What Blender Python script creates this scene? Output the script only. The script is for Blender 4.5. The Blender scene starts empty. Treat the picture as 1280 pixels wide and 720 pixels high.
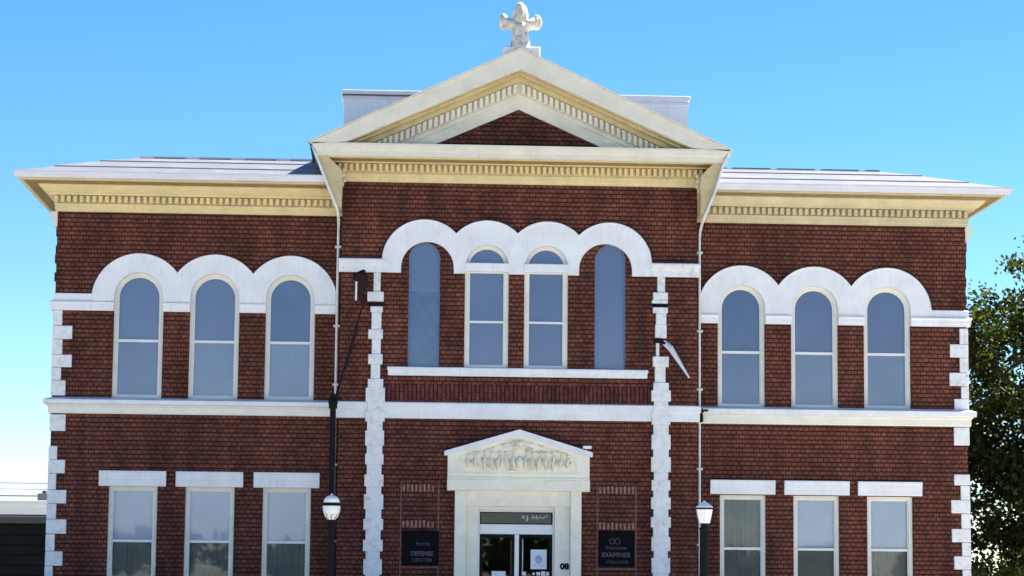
import bpy, bmesh, math, random
from mathutils import Vector, Matrix, noise
random.seed(7)
scene = bpy.context.scene
COL = scene.collection
R = math.radians

# ------------------------------------------------------------------ materials
def new_mat(name):
    m = bpy.data.materials.new(name); m.use_nodes = True
    nt = m.node_tree
    return m, nt, nt.nodes, nt.links, nt.nodes['Principled BSDF']

def set_spec(b, v):
    b.inputs['Specular IOR Level'].default_value = v

def paint(name, col, rough=0.55,  var=0.06, stain=None, stain_amt=0.0, scale=3.0, bump=0.15, bscale=60.0, metal=0.0, streak=False):
    """painted / plain surface: two octaves of colour drift, optional weather stains, fine bump"""
    m, nt, N, L, b = new_mat(name)
    tc = N.new('ShaderNodeTexCoord')
    mp = N.new('ShaderNodeMapping'); L.new(tc.outputs['Object'], mp.inputs[0])
    if streak: mp.inputs['Scale'].default_value = (5.0, 5.0, 0.7)
    n1 = N.new('ShaderNodeTexNoise'); n1.inputs['Scale'].default_value = scale; n1.inputs['Detail'].default_value = 6
    L.new(tc.outputs['Object'], n1.inputs['Vector'])
    rmp = N.new('ShaderNodeValToRGB')
    rmp.color_ramp.elements[0].position = 0.3; rmp.color_ramp.elements[1].position = 0.7
    c0 = [max(0, c*(1-var*1.6)) for c in col]; c1 = [min(1, c*(1+var*0.6)) for c in col]
    rmp.color_ramp.elements[0].color = (*c0, 1); rmp.color_ramp.elements[1].color = (*c1, 1)
    L.new(n1.outputs['Fac'], rmp.inputs[0])
    out = rmp.outputs[0]
    if stain:
        n2 = N.new('ShaderNodeTexNoise'); n2.inputs['Scale'].default_value = scale*1.7; n2.inputs['Detail'].default_value = 9
        n2.inputs['Roughness'].default_value = 0.7
        L.new(mp.outputs[0], n2.inputs['Vector'])
        r2 = N.new('ShaderNodeValToRGB'); r2.color_ramp.elements[0].position = 0.52; r2.color_ramp.elements[1].position = 0.72
        L.new(n2.outputs['Fac'], r2.inputs[0])
        mu = N.new('ShaderNodeMath'); mu.operation = 'MULTIPLY'; mu.inputs[1].default_value = stain_amt
        L.new(r2.outputs[0], mu.inputs[0])
        mx = N.new('ShaderNodeMixRGB'); L.new(mu.outputs[0], mx.inputs[0]); L.new(out, mx.inputs[1])
        mx.inputs[2].default_value = (*stain, 1); out = mx.outputs[0]
    L.new(out, b.inputs['Base Color'])
    b.inputs['Roughness'].default_value = rough; b.inputs['Metallic'].default_value = metal
    if max(col) < 0.05: set_spec(b, 0.05)
    if bump:
        n3 = N.new('ShaderNodeTexNoise'); n3.inputs['Scale'].default_value = bscale; n3.inputs['Detail'].default_value = 4
        L.new(tc.outputs['Object'], n3.inputs['Vector'])
        bp = N.new('ShaderNodeBump'); bp.inputs['Strength'].default_value = bump; bp.inputs['Distance'].default_value = 0.01
        L.new(n3.outputs['Fac'], bp.inputs['Height']); L.new(bp.outputs[0], b.inputs['Normal'])
    return m

def brick_mat(name, c1, c2, mortar, w=0.140, h=0.106, soldier=False):
    m, nt, N, L, b = new_mat(name)
    tc = N.new('ShaderNodeTexCoord')
    sep = N.new('ShaderNodeSeparateXYZ'); L.new(tc.outputs['Object'], sep.inputs[0])
    ad = N.new('ShaderNodeMath'); ad.operation = 'ADD'
    L.new(sep.outputs[0], ad.inputs[0]); L.new(sep.outputs[1], ad.inputs[1])
    cmb = N.new('ShaderNodeCombineXYZ')
    if soldier:
        L.new(sep.outputs[2], cmb.inputs[0]); L.new(ad.outputs[0], cmb.inputs[1])
    else:
        L.new(ad.outputs[0], cmb.inputs[0]); L.new(sep.outputs[2], cmb.inputs[1])
    # slightly wandering courses
    wn = N.new('ShaderNodeTexNoise'); wn.inputs['Scale'].default_value = 1.3; wn.inputs['Detail'].default_value = 3
    L.new(tc.outputs['Object'], wn.inputs['Vector'])
    wob = N.new('ShaderNodeMixRGB'); wob.blend_type = 'ADD'; wob.inputs[0].default_value = 0.022
    L.new(cmb.outputs[0], wob.inputs[1]); L.new(wn.outputs['Color'], wob.inputs[2])
    br = N.new('ShaderNodeTexBrick'); L.new(wob.outputs[0], br.inputs['Vector'])
    br.inputs['Scale'].default_value = 1.0
    br.inputs['Brick Width'].default_value = w; br.inputs['Row Height'].default_value = h
    br.inputs['Mortar Size'].default_value = 0.013; br.inputs['Mortar Smooth'].default_value = 0.6
    br.inputs['Bias'].default_value = -0.15
    br.inputs['Color1'].default_value = (*c1, 1); br.inputs['Color2'].default_value = (*c2, 1)
    br.inputs['Mortar'].default_value = (*mortar, 1)
    # deeply raked bed joints, darker than the upright joints
    sp2 = N.new('ShaderNodeSeparateXYZ'); L.new(wob.outputs[0], sp2.inputs[0])
    dv = N.new('ShaderNodeMath'); dv.operation = 'DIVIDE'; dv.inputs[1].default_value = h; L.new(sp2.outputs[1], dv.inputs[0])
    frc = N.new('ShaderNodeMath'); frc.operation = 'FRACT'; L.new(dv.outputs[0], frc.inputs[0])
    pp = N.new('ShaderNodeMath'); pp.operation = 'PINGPONG'; pp.inputs[1].default_value = 0.5; L.new(frc.outputs[0], pp.inputs[0])
    bed = N.new('ShaderNodeMapRange'); bed.inputs['From Min'].default_value = 0.06; bed.inputs['From Max'].default_value = 0.24
    bed.inputs['To Min'].default_value = 0.42; bed.inputs['To Max'].default_value = 1.0; L.new(pp.outputs[0], bed.inputs[0])
    # per-area tone
    n1 = N.new('ShaderNodeTexNoise'); n1.inputs['Scale'].default_value = 0.55; n1.inputs['Detail'].default_value = 7
    n1.inputs['Roughness'].default_value = 0.65
    L.new(tc.outputs['Object'], n1.inputs['Vector'])
    mr = N.new('ShaderNodeMapRange'); mr.inputs['From Min'].default_value = 0.3; mr.inputs['From Max'].default_value = 0.7
    mr.inputs['To Min'].default_value = 0.72; mr.inputs['To Max'].default_value = 1.28
    L.new(n1.outputs['Fac'], mr.inputs[0])
    mu = N.new('ShaderNodeMixRGB'); mu.blend_type = 'MULTIPLY'; mu.inputs[0].default_value = 1
    mub = N.new('ShaderNodeMixRGB'); mub.blend_type = 'MULTIPLY'; mub.inputs[0].default_value = 1
    L.new(br.outputs['Color'], mub.inputs[1]); L.new(bed.outputs[0], mub.inputs[2])
    L.new(mub.outputs[0], mu.inputs[1]); L.new(mr.outputs[0], mu.inputs[2])
    # odd pale / dark bricks
    n2 = N.new('ShaderNodeTexNoise'); n2.inputs['Scale'].default_value = 7.0; n2.inputs['Detail'].default_value = 5
    L.new(tc.outputs['Object'], n2.inputs['Vector'])
    mr2 = N.new('ShaderNodeMapRange'); mr2.inputs['From Min'].default_value = 0.3; mr2.inputs['From Max'].default_value = 0.7
    mr2.inputs['To Min'].default_value = 0.7; mr2.inputs['To Max'].default_value = 1.35
    L.new(n2.outputs['Fac'], mr2.inputs[0])
    mu2 = N.new('ShaderNodeMixRGB'); mu2.blend_type = 'MULTIPLY'; mu2.inputs[0].default_value = 1
    L.new(mu.outputs[0], mu2.inputs[1]); L.new(mr2.outputs[0], mu2.inputs[2])
    # soot runs down the wall
    mp = N.new('ShaderNodeMapping'); mp.inputs['Scale'].default_value = (2.2, 2.2, 0.28); L.new(tc.outputs['Object'], mp.inputs[0])
    n4 = N.new('ShaderNodeTexNoise'); n4.inputs['Scale'].default_value = 1.0; n4.inputs['Detail'].default_value = 8; n4.inputs['Roughness'].default_value = 0.6
    L.new(mp.outputs[0], n4.inputs['Vector'])
    mr4 = N.new('ShaderNodeMapRange'); mr4.inputs['From Min'].default_value = 0.42; mr4.inputs['From Max'].default_value = 0.66
    mr4.inputs['To Min'].default_value = 1.06; mr4.inputs['To Max'].default_value = 0.62
    L.new(n4.outputs['Fac'], mr4.inputs[0])
    mu3 = N.new('ShaderNodeMixRGB'); mu3.blend_type = 'MULTIPLY'; mu3.inputs[0].default_value = 1
    L.new(mu2.outputs[0], mu3.inputs[1]); L.new(mr4.outputs[0], mu3.inputs[2])
    L.new(mu3.outputs[0], b.inputs['Base Color'])
    b.inputs['Roughness'].default_value = 0.85; set_spec(b, 0.25)
    inv = N.new('ShaderNodeMath'); inv.operation = 'SUBTRACT'; inv.inputs[0].default_value = 1
    L.new(br.outputs['Fac'], inv.inputs[1])
    n3 = N.new('ShaderNodeTexNoise'); n3.inputs['Scale'].default_value = 25; n3.inputs['Detail'].default_value = 4
    L.new(tc.outputs['Object'], n3.inputs['Vector'])
    am = N.new('ShaderNodeMath'); am.operation = 'MULTIPLY_ADD'; am.inputs[1].default_value = 0.5
    mn = N.new('ShaderNodeMath'); mn.operation = 'MINIMUM'; L.new(inv.outputs[0], mn.inputs[0]); L.new(bed.outputs[0], mn.inputs[1])
    L.new(n3.outputs['Fac'], am.inputs[0]); L.new(mn.outputs[0], am.inputs[2])
    bp = N.new('ShaderNodeBump'); bp.inputs['Strength'].default_value = 0.9; bp.inputs['Distance'].default_value = 0.022
    L.new(am.outputs[0], bp.inputs['Height']); L.new(bp.outputs[0], b.inputs['Normal'])
    return m

def glass_mat(name, tint=(0.75, 0.8, 0.85), refl=0.14, wav=0.0035):
    m, nt, N, L, b = new_mat(name)
    N.remove(b)
    out = N['Material Output']
    tr = N.new('ShaderNodeBsdfTransparent'); tr.inputs[0].default_value = (*tint, 1)
    gl = N.new('ShaderNodeBsdfGlossy'); gl.inputs['Roughness'].default_value = 0.015
    tc = N.new('ShaderNodeTexCoord')
    n = N.new('ShaderNodeTexNoise'); n.inputs['Scale'].default_value = 1.6; n.inputs['Detail'].default_value = 1
    L.new(tc.outputs['Object'], n.inputs['Vector'])
    bp = N.new('ShaderNodeBump'); bp.inputs['Strength'].default_value = wav; bp.inputs['Distance'].default_value = 0.1
    L.new(n.outputs['Fac'], bp.inputs['Height']); L.new(bp.outputs[0], gl.inputs['Normal'])
    fr = N.new('ShaderNodeFresnel'); fr.inputs[0].default_value = 1.5
    ad = N.new('ShaderNodeMath'); ad.operation = 'ADD'; ad.use_clamp = True; ad.inputs[1].default_value = refl - 0.04
    L.new(fr.outputs[0], ad.inputs[0])
    mx = N.new('ShaderNodeMixShader'); L.new(ad.outputs[0], mx.inputs[0]); L.new(tr.outputs[0], mx.inputs[1]); L.new(gl.outputs[0], mx.inputs[2])
    L.new(mx.outputs[0], out.inputs[0])
    return m

def leaf_mat(name, dark, light, trans=0.35):
    m, nt, N, L, b = new_mat(name)
    out = N['Material Output']
    tc = N.new('ShaderNodeTexCoord')
    n = N.new('ShaderNodeTexNoise'); n.inputs['Scale'].default_value = 1.1; n.inputs['Detail'].default_value = 6
    L.new(tc.outputs['Object'], n.inputs['Vector'])
    gi = N.new('ShaderNodeNewGeometry')
    a = N.new('ShaderNodeMath'); a.operation = 'MULTIPLY_ADD'; a.inputs[1].default_value = 0.5
    L.new(gi.outputs['Random Per Island'], a.inputs[0])
    s = N.new('ShaderNodeMath'); s.operation = 'MULTIPLY'; s.inputs[1].default_value = 0.55
    L.new(n.outputs['Fac'], s.inputs[0]); L.new(s.outputs[0], a.inputs[2])
    rp = N.new('ShaderNodeValToRGB'); rp.color_ramp.elements[0].color = (*dark, 1); rp.color_ramp.elements[1].color = (*light, 1)
    rp.color_ramp.elements[0].position = 0.25; rp.color_ramp.elements[1].position = 0.85
    L.new(a.outputs[0], rp.inputs[0])
    L.new(rp.outputs[0], b.inputs['Base Color']); b.inputs['Roughness'].default_value = 0.5
    set_spec(b, 0.3)
    t = N.new('ShaderNodeBsdfTranslucent')
    hs = N.new('ShaderNodeMixRGB'); hs.blend_type = 'MULTIPLY'; hs.inputs[0].default_value = 1; hs.inputs[2].default_value = (2.1, 2.2, 0.65, 1)
    L.new(rp.outputs[0], hs.inputs[1]); L.new(hs.outputs[0], t.inputs[0])
    mx = N.new('ShaderNodeMixShader'); mx.inputs[0].default_value = trans
    L.new(b.outputs[0], mx.inputs[1]); L.new(t.outputs[0], mx.inputs[2]); L.new(mx.outputs[0], out.inputs[0])
    return m

M = {}
M['brick'] = brick_mat('brick', (0.165, 0.053, 0.033), (0.112, 0.036, 0.024), (0.034, 0.014, 0.011))
M['soldier'] = brick_mat('soldier brick', (0.13, 0.036, 0.028), (0.085, 0.022, 0.018), (0.025, 0.010, 0.009), w=0.33, h=0.1, soldier=True)
M['palebrick'] = paint('pale header brick', (0.30, 0.15, 0.12), 0.85, 0.3, scale=9)
M['palemortar'] = paint('pale mortar', (0.19, 0.095, 0.08), 0.9, 0.25, scale=9)
M['white'] = paint('white painted stone', (0.78, 0.79, 0.81), 0.6, 0.06, (0.40, 0.40, 0.38), 0.32, 2.0, 0.25, 45, streak=True)
M['rough_white'] = paint('weathered white paint', (0.76, 0.77, 0.78), 0.65, 0.07, (0.28, 0.25, 0.22), 0.55, 4.5, 0.5, 30)
M['frame'] = paint('window frame paint', (0.76, 0.74, 0.66), 0.45, 0.05, (0.4, 0.38, 0.33), 0.2, 3, 0.1)
M['sash'] = paint('sash paint', (0.74, 0.76, 0.77), 0.4, 0.04)
M['cream'] = paint('cream cornice paint', (0.71, 0.58, 0.31), 0.6, 0.08, (0.36, 0.26, 0.11), 0.35, 2.4, 0.2, 40, streak=True)
M['cream_grey'] = paint('greyer cream cornice paint', (0.60, 0.52, 0.33), 0.6, 0.1, (0.33, 0.27, 0.15), 0.4, 2.4, 0.2, 40, streak=True)  # greyer cream for the right wing cornice
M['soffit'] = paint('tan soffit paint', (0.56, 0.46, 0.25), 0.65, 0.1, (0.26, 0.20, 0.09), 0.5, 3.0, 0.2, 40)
M['shade_strip'] = paint('brown eave board', (0.30, 0.215, 0.10), 0.8, 0.15, (0.12, 0.09, 0.05), 0.5, 4.0)  # brown paints the shade below the gutters onto the soffit
M['parapet'] = paint('grey white parapet', (0.70, 0.72, 0.74), 0.6, 0.06, (0.4, 0.4, 0.4), 0.4, 2.2, streak=True)
M['fascia'] = paint('pale fascia paint', (0.72, 0.68, 0.57), 0.6, 0.06, (0.42, 0.38, 0.30), 0.30, 2.0, 0.2, 40)
M['roof'] = paint('pale grey metal roof', (0.175, 0.18, 0.205), 0.5, 0.07, (0.42, 0.42, 0.45), 0.35, 1.2, 0.1, 20)
M['gutter'] = paint('gutter metal', (0.66, 0.65, 0.72), 0.35, 0.05, (0.4, 0.4, 0.43), 0.25, 2)
M['gapdark'] = paint('roof rail slot', (0.05, 0.055, 0.07), 0.8, 0.1)
M['stone'] = paint('door stone', (0.87, 0.83, 0.69), 0.65, 0.05, (0.52, 0.46, 0.33), 0.30, 2.6, 0.3, 35)
M['reliefstone'] = paint('carved stone', (0.87, 0.81, 0.64), 0.75, 0.08, (0.40, 0.33, 0.20), 0.45, 7, 0.5, 30)
M['finial'] = paint('lichened shaded finial stone', (0.66, 0.63, 0.54), 0.85, 0.16, (0.06, 0.06, 0.05), 0.95, 5.0, 0.8, 22)  # dark stain stands for lichen and for shade in the carved recesses
M['pipe'] = paint('painted downspout', (0.66, 0.70, 0.70), 0.45, 0.07, (0.3, 0.3, 0.28), 0.3, 3)
M['black'] = paint('black metal', (0.012, 0.012, 0.014), 0.38, 0.2)
M['door'] = paint('dark door', (0.012, 0.011, 0.011), 0.4, 0.2)
M['alu'] = paint('aluminium frame', (0.66, 0.68, 0.71), 0.35, 0.04, metal=0.3)
M['glass'] = glass_mat('window glass', (0.93, 0.95, 0.97), 0.08)
M['glass_low'] = glass_mat('lower window glass', (0.95, 0.96, 0.97), 0.04)
M['darkglass'] = glass_mat('door glass', (0.25, 0.27, 0.28), 0.06)
M['blind'] = paint('reflected sky blue roller blind', (0.29, 0.295, 0.47), 0.8, 0.07, scale=0.9, bump=0.1, bscale=120)  # sky reflected in the upper panes is put into these blind colours
M['blind_b'] = paint('reflected sky blue roller blind paler', (0.40, 0.42, 0.57), 0.8, 0.08, scale=1.1, bump=0.1, bscale=120)
M['blind_c'] = paint('reflected sky blue roller blind darker', (0.22, 0.235, 0.41), 0.8, 0.12, scale=1.3, bump=0.1, bscale=120)
M['blind_low'] = paint('pale roller blind', (0.62, 0.71, 0.86), 0.8, 0.05, scale=0.8, bump=0.1)
M['slate_panel'] = paint('blue window panel', (0.18, 0.215, 0.38), 0.6, 0.12, scale=6, bump=0.3, bscale=40)
M['curtain'] = paint('grey green curtain', (0.21, 0.235, 0.225), 0.9, 0.15, scale=2)
M['dark'] = paint('dark interior', (0.02, 0.022, 0.022), 0.9, 0.1)
M['olive'] = paint('plain olive blind', (0.17, 0.18, 0.165), 0.9, 0.08)
M['sign'] = paint('black plaque', (0.004, 0.005, 0.008), 0.6, 0.2)
M['letter'] = paint('grey lettering', (0.05, 0.055, 0.072), 0.5, 0.1)
M['paper'] = paint('paper', (0.72, 0.76, 0.83), 0.7, 0.03)
M['paperink'] = paint('paper print', (0.35, 0.42, 0.55), 0.7, 0.1)
M['lampglass'] = paint('white lamp glass', (0.86, 0.86, 0.84), 0.25, 0.02)
M['flagcloth'] = paint('dark flag cloth', (0.035, 0.02, 0.02), 0.8, 0.3, scale=12)
M['bark'] = paint('bark', (0.10, 0.075, 0.055), 0.9, 0.3, scale=9, bump=0.8, bscale=22)
M['leaf'] = leaf_mat('leaves', (0.008, 0.017, 0.006), (0.052, 0.068, 0.012), 0.45)
M['leaf2'] = leaf_mat('shrub leaves', (0.05, 0.08, 0.015), (0.15, 0.17, 0.04))
M['siding'] = paint('dark metal siding', (0.020, 0.019, 0.024), 0.5, 0.2, scale=1.0)
M['coping'] = paint('grey coping', (0.085, 0.085, 0.10), 0.5, 0.1)
M['roof_haze'] = paint('white warehouse wall', (0.82, 0.83, 0.83), 0.6, 0.05, scale=0.4)  # white paints overexposed haze along with distant roofs
M['wire'] = paint('wire', (0.16, 0.17, 0.18), 0.6, 0.1)
M['concrete'] = paint('pale concrete', (0.56, 0.53, 0.47), 0.85, 0.10, (0.30, 0.28, 0.25), 0.5, 0.6, 0.3, 25)
M['asphalt'] = paint('asphalt', (0.055, 0.054, 0.052), 0.9, 0.2, scale=1.5, bump=0.5, bscale=80)
M['lawn'] = paint('dry lawn', (0.13, 0.15, 0.05), 0.95, 0.25, scale=1.2, bump=0.6, bscale=50)
M['land'] = paint('far ground', (0.30, 0.28, 0.21), 0.95, 0.15, scale=0.05)
M['linepaint'] = paint('road paint', (0.72, 0.70, 0.62), 0.7, 0.1, scale=4)
M['bush_far'] = leaf_mat('distant foliage', (0.012, 0.03, 0.012), (0.05, 0.075, 0.03), 0.15)

# ------------------------------------------------------------------ mesh helpers
def link(name, bm, mat, parent=None, smooth=False, recalc=True):
    if recalc: bmesh.ops.recalc_face_normals(bm, faces=bm.faces)
    me = bpy.data.meshes.new(name); bm.to_mesh(me); bm.free()
    if smooth:
        for p in me.polygons: p.use_smooth = True
    o = bpy.data.objects.new(name, me); COL.objects.link(o)
    if mat: me.materials.append(M[mat] if isinstance(mat, str) else mat)
    if parent: o.parent = parent
    return o

def thing(name, label, cat, loc=(0, 0, 0), group=None):
    o = bpy.data.objects.new(name, None); COL.objects.link(o); o.location = loc
    o.empty_display_size = 0.2
    tag(o, label, cat, group); return o

def tag(o, label, cat, group=None):
    o['label'] = label; o['category'] = cat
    if group: o['group'] = group
    return o

def box(bm, x0, x1, y0, y1, z0, z1, bev=0.0):
    vs = [bm.verts.new((x, y, z)) for x in (x0, x1) for y in (y0, y1) for z in (z0, z1)]
    idx = [(0, 1, 3, 2), (4, 6, 7, 5), (0, 4, 5, 1), (2, 3, 7, 6), (0, 2, 6, 4), (1, 5, 7, 3)]
    fs = [bm.faces.new([vs[i] for i in f]) for f in idx]
    if bev > 0:
        es = list({e for f in fs for e in f.edges})
        bmesh.ops.bevel(bm, geom=es, offset=bev, segments=1, affect='EDGES')
    return fs

def nb(): return bmesh.new()

def extrude_poly(bm, pts, y0, y1):
    """closed polygon (x,z) given thickness from y0 to y1"""
    a = [bm.verts.new((x, y0, z)) for x, z in pts]; b = [bm.verts.new((x, y1, z)) for x, z in pts]
    ea = [bm.edges.new((a[i], a[(i+1) % len(a)])) for i in range(len(a))]
    eb = [bm.edges.new((b[i], b[(i+1) % len(b)])) for i in range(len(b))]
    bmesh.ops.triangle_fill(bm, edges=ea, use_beauty=True); bmesh.ops.triangle_fill(bm, edges=eb, use_beauty=True)
    n = len(a)
    for i in range(n):
        j = (i+1) % n
        bm.faces.new((a[i], a[j], b[j], b[i]))

def sweep(bm, path, profile, closed_ends=True):
    """profile [(outward, z)] carried along an XY polyline with mitred corners; outward is to the right of travel"""
    n = len(path); P = [Vector((p[0], p[1])) for p in path]
    def nrm(a, b):
        d = (b-a).normalized(); return Vector((d.y, -d.x))
    rings = []
    for i in range(n):
        if i == 0: m = nrm(P[0], P[1]); k = 1
        elif i == n-1: m = nrm(P[-2], P[-1]); k = 1
        else:
            a = nrm(P[i-1], P[i]); b = nrm(P[i], P[i+1]); m = (a+b).normalized(); k = 1/max(0.2, m.dot(a))
        rings.append([bm.verts.new((P[i].x+m.x*o*k, P[i].y+m.y*o*k, z)) for o, z in profile])
    for i in range(n-1):
        for j in range(len(profile)-1):
            bm.faces.new((rings[i][j], rings[i+1][j], rings[i+1][j+1], rings[i][j+1]))
    if closed_ends:
        for r in (rings[0], rings[-1]):
            bm.faces.new(r)

def bar(bm, a, b, r0, r1=None, n=10, cap=True):
    a = Vector(a); b = Vector(b); r1 = r0 if r1 is None else r1
    d = (b-a).normalized(); u = d.orthogonal().normalized(); v = d.cross(u)
    A = [bm.verts.new(a+(u*math.cos(t)+v*math.sin(t))*r0) for t in [2*math.pi*i/n for i in range(n)]]
    B = [bm.verts.new(b+(u*math.cos(t)+v*math.sin(t))*r1) for t in [2*math.pi*i/n for i in range(n)]]
    for i in range(n):
        j = (i+1) % n; bm.faces.new((A[i], A[j], B[j], B[i]))
    if cap: bm.faces.new(A); bm.faces.new(B)

def tube(bm, pts, rad, n=10):
    pts = [Vector(p) for p in pts]; rings = []
    if not isinstance(rad, (list, tuple)): rad = [rad]*len(pts)
    prev = None
    for i, p in enumerate(pts):
        d = (pts[min(i+1, len(pts)-1)]-pts[max(i-1, 0)]).normalized()
        u = d.orthogonal() if prev is None else (prev-d*prev.dot(d))
        u.normalize(); prev = u; v = d.cross(u)
        rings.append([bm.verts.new(p+(u*math.cos(2*math.pi*k/n)+v*math.sin(2*math.pi*k/n))*rad[i]) for k in range(n)])
    for i in range(len(rings)-1):
        for k in range(n):
            j = (k+1) % n; bm.faces.new((rings[i][k], rings[i][j], rings[i+1][j], rings[i+1][k]))
    bm.faces.new(rings[0]); bm.faces.new(rings[-1])

def lathe(bm, prof, n=20, c=(0, 0, 0), sq=False):
    rings = []
    for r, z in prof:
        rings.append([bm.verts.new((c[0]+r*math.cos(2*math.pi*(k+.5)/n), c[1]+r*math.sin(2*math.pi*(k+.5)/n), c[2]+z)) for k in range(n)])
    for i in range(len(rings)-1):
        for k in range(n):
            j = (k+1) % n; bm.faces.new((rings[i][k], rings[i][j], rings[i+1][j], rings[i+1][k]))
    bm.faces.new(rings[0]); bm.faces.new(rings[-1])

def arch(cx, hw, z0, zs, r=None, n=20):
    """outline of an arched opening, bottom left up and round to bottom right; zs = springing"""
    r = hw if r is None else r
    p = [(cx-hw, z0)]
    p += [(cx-r*math.cos(math.pi*i/n), zs+r*math.sin(math.pi*i/n)) for i in range(n+1)]
    p += [(cx+hw, z0)]
    return p

def rect(x0, x1, z0, z1): return [(x0, z0), (x0, z1), (x1, z1), (x1, z0)]

def wall(name, outer, holes, y, depth, parent, mat='brick'):
    """brick face with real openings and their reveals"""
    bm = nb(); edges = []
    loops = []
    for k, lp in enumerate([outer]+holes):
        vs = [bm.verts.new((x, y, z)) for x, z in lp]
        es = [bm.edges.new((vs[i], vs[(i+1) % len(vs)])) for i in range(len(vs))]
        edges += es; loops.append(vs)
    bmesh.ops.triangle_fill(bm, edges=edges, use_beauty=True)
    for f in bm.faces:
        f.normal_update()
        if f.normal.y > 0: f.normal_flip()
    for vs in loops[1:]:
        b = [bm.verts.new((v.co.x, y+depth, v.co.z)) for v in vs]
        for i in range(len(vs)):
            j = (i+1) % len(vs); bm.faces.new((vs[i], vs[j], b[j], b[i]))
    return link(name, bm, mat, parent, recalc=False)

def ring(bm, outer, inner, y0, y1):
    """frame between two outlines with the same number of points (open at nothing: closed loops)"""
    n = len(outer)
    def vv(l, y): return [bm.verts.new((x, y, z)) for x, z in l]
    oa, ob, ia, ib = vv(outer, y0), vv(outer, y1), vv(inner, y0), vv(inner, y1)
    for i in range(n):
        j = (i+1) % n
        bm.faces.new((oa[i], oa[j], ia[j], ia[i])); bm.faces.new((ob[i], ob[j], ib[j], ib[i]))
        bm.faces.new((oa[i], oa[j], ob[j], ob[i])); bm.faces.new((ia[i], ia[j], ib[j], ib[i]))

# ------------------------------------------------------------------ the building
bld = thing('brick_building', 'two storey dark red brick building with white arches, cream cornices and a central gable', 'building')

XL, XR = -11.06, 10.85            # outer wing corners
BL, BR, BY = -4.28, 4.24, -0.35   # projecting centre bay
DEPTH = 13.0

def sash_window(outline_fn, x0, x1, z0, z1, yw, zr, arched, blind, low, glass, fw=0.085, setback=0.09, curtains=None, lower_mat=None, lower_blind=None):
    """window > pane, blind / curtain, meeting_rail. x0..x1 z0..z1 is the masonry opening"""
    cx = (x0+x1)/2; hw = (x1-x0)/2; yf = yw+setback
    bm = nb()
    if arched:
        zs = z1-hw
        o = arch(cx, hw, z0, zs); i = arch(cx, hw-fw, z0+0.075, zs)
    else:
        o = rect(x0, x1, z0, z1); i = rect(x0+fw, x1-fw, z0+0.075, z1-fw*0.9)
    ring(bm, o, i, yf, yf+0.16)
    f = link('window', bm, 'frame', bld)
    # sash inside the frame
    bm = nb(); s = 0.028
    if arched:
        o2 = arch(cx, hw-fw, z0+0.075, zs); i2 = arch(cx, hw-fw-s, z0+0.075+s*1.4, zs)
    else:
        o2 = rect(x0+fw, x1-fw, z0+0.075, z1-fw*0.9); i2 = rect(x0+fw+s, x1-fw-s, z0+0.075+s*1.4, z1-fw*0.9-s)
    ring(bm, o2, i2, yf+0.05, yf+0.10)
    link('sash', bm, 'sash', f)
    xa, xb = x0+fw+s*0.5, x1-fw-s*0.5
    bm = nb(); box(bm, xa, xb, yf+0.035, yf+0.095, zr-0.032, zr+0.032, 0.006)
    link('meeting_rail', bm, 'sash', f)
    # panes: upper sash stands 3 cm proud of the lower one
    bm = nb()
    if arched: pts = [(x, max(z, zr)) for x, z in arch(cx, hw-fw-s*0.5, zr, zs)]
    else: pts = rect(xa, xb, zr, z1-fw*0.9-s*0.5)
    extrude_poly(bm, pts, yf+0.062, yf+0.068)
    link('pane', bm, glass, f)
    bm = nb(); extrude_poly(bm, rect(xa, xb, z0+0.09, zr), yf+0.082, yf+0.088)
    link('pane', bm, glass, f)
    # behind the glass
    yb = yf+0.13
    if blind:
        bm = nb()
        zb = zr if lower_mat or low else z0+0.06
        if arched: pts = arch(cx, hw-fw*0.6, zb, zs)
        else: pts = rect(x0+fw*0.6, x1-fw*0.6, zb, z1-fw*0.5)
        extrude_poly(bm, pts, yb, yb+0.01)
        link('roller_blind', bm, blind, f)
        if arched and lower_blind:
            bm = nb()
            if lower_blind == 'pleat':
                n = 40; vsb = []
                for k in range(n+1):
                    t = k/n; x = x0+fw*0.8+(x1-x0-fw*1.6)*t
                    y = yb-0.012+0.008*math.sin(t*34+math.sin(t*11)*2)
                    vsb.append((bm.verts.new((x, y, z0+0.06)), bm.verts.new((x, y, zr))))
                for k in range(n): bm.faces.new((vsb[k][0], vsb[k+1][0], vsb[k+1][1], vsb[k][1]))
                link('curtain', bm, 'blind_b', f, smooth=True)
            else:
                extrude_poly(bm, rect(x0+fw*0.8, x1-fw*0.8, z0+0.06, zr-0.02*random.random()), yb-0.012, yb-0.006)
                link('lower_blind', bm, lower_blind, f)
    if lower_mat or not blind:
        zt = zr+0.0 if blind else z1-fw*0.5
        bm = nb(); amp = 0.022; n = 64; vsb = []
        ph = random.random()*6
        for k in range(n+1):
            t = k/n; x = x0+fw*0.5+(x1-x0-fw)*t
            y = yb+0.04+amp*math.sin(t*52+ph+1.5*math.sin(t*9+ph))*(0.0 if lower_mat == 'olive' else 1)
            vsb.append((bm.verts.new((x, y, z0+0.05)), bm.verts.new((x, y, zt))))
        for k in range(n):
            bm.faces.new((vsb[k][0], vsb[k+1][0], vsb[k+1][1], vsb[k][1]))
        link('curtain', bm, lower_mat or 'curtain', f, smooth=True)
        bm = nb(); box(bm, x0+0.03, x1-0.03, yb+0.12, yb+0.14, z0+0.04, zt+0.02)
        link('room_shade', bm, 'dark', f)
    return f

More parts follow.
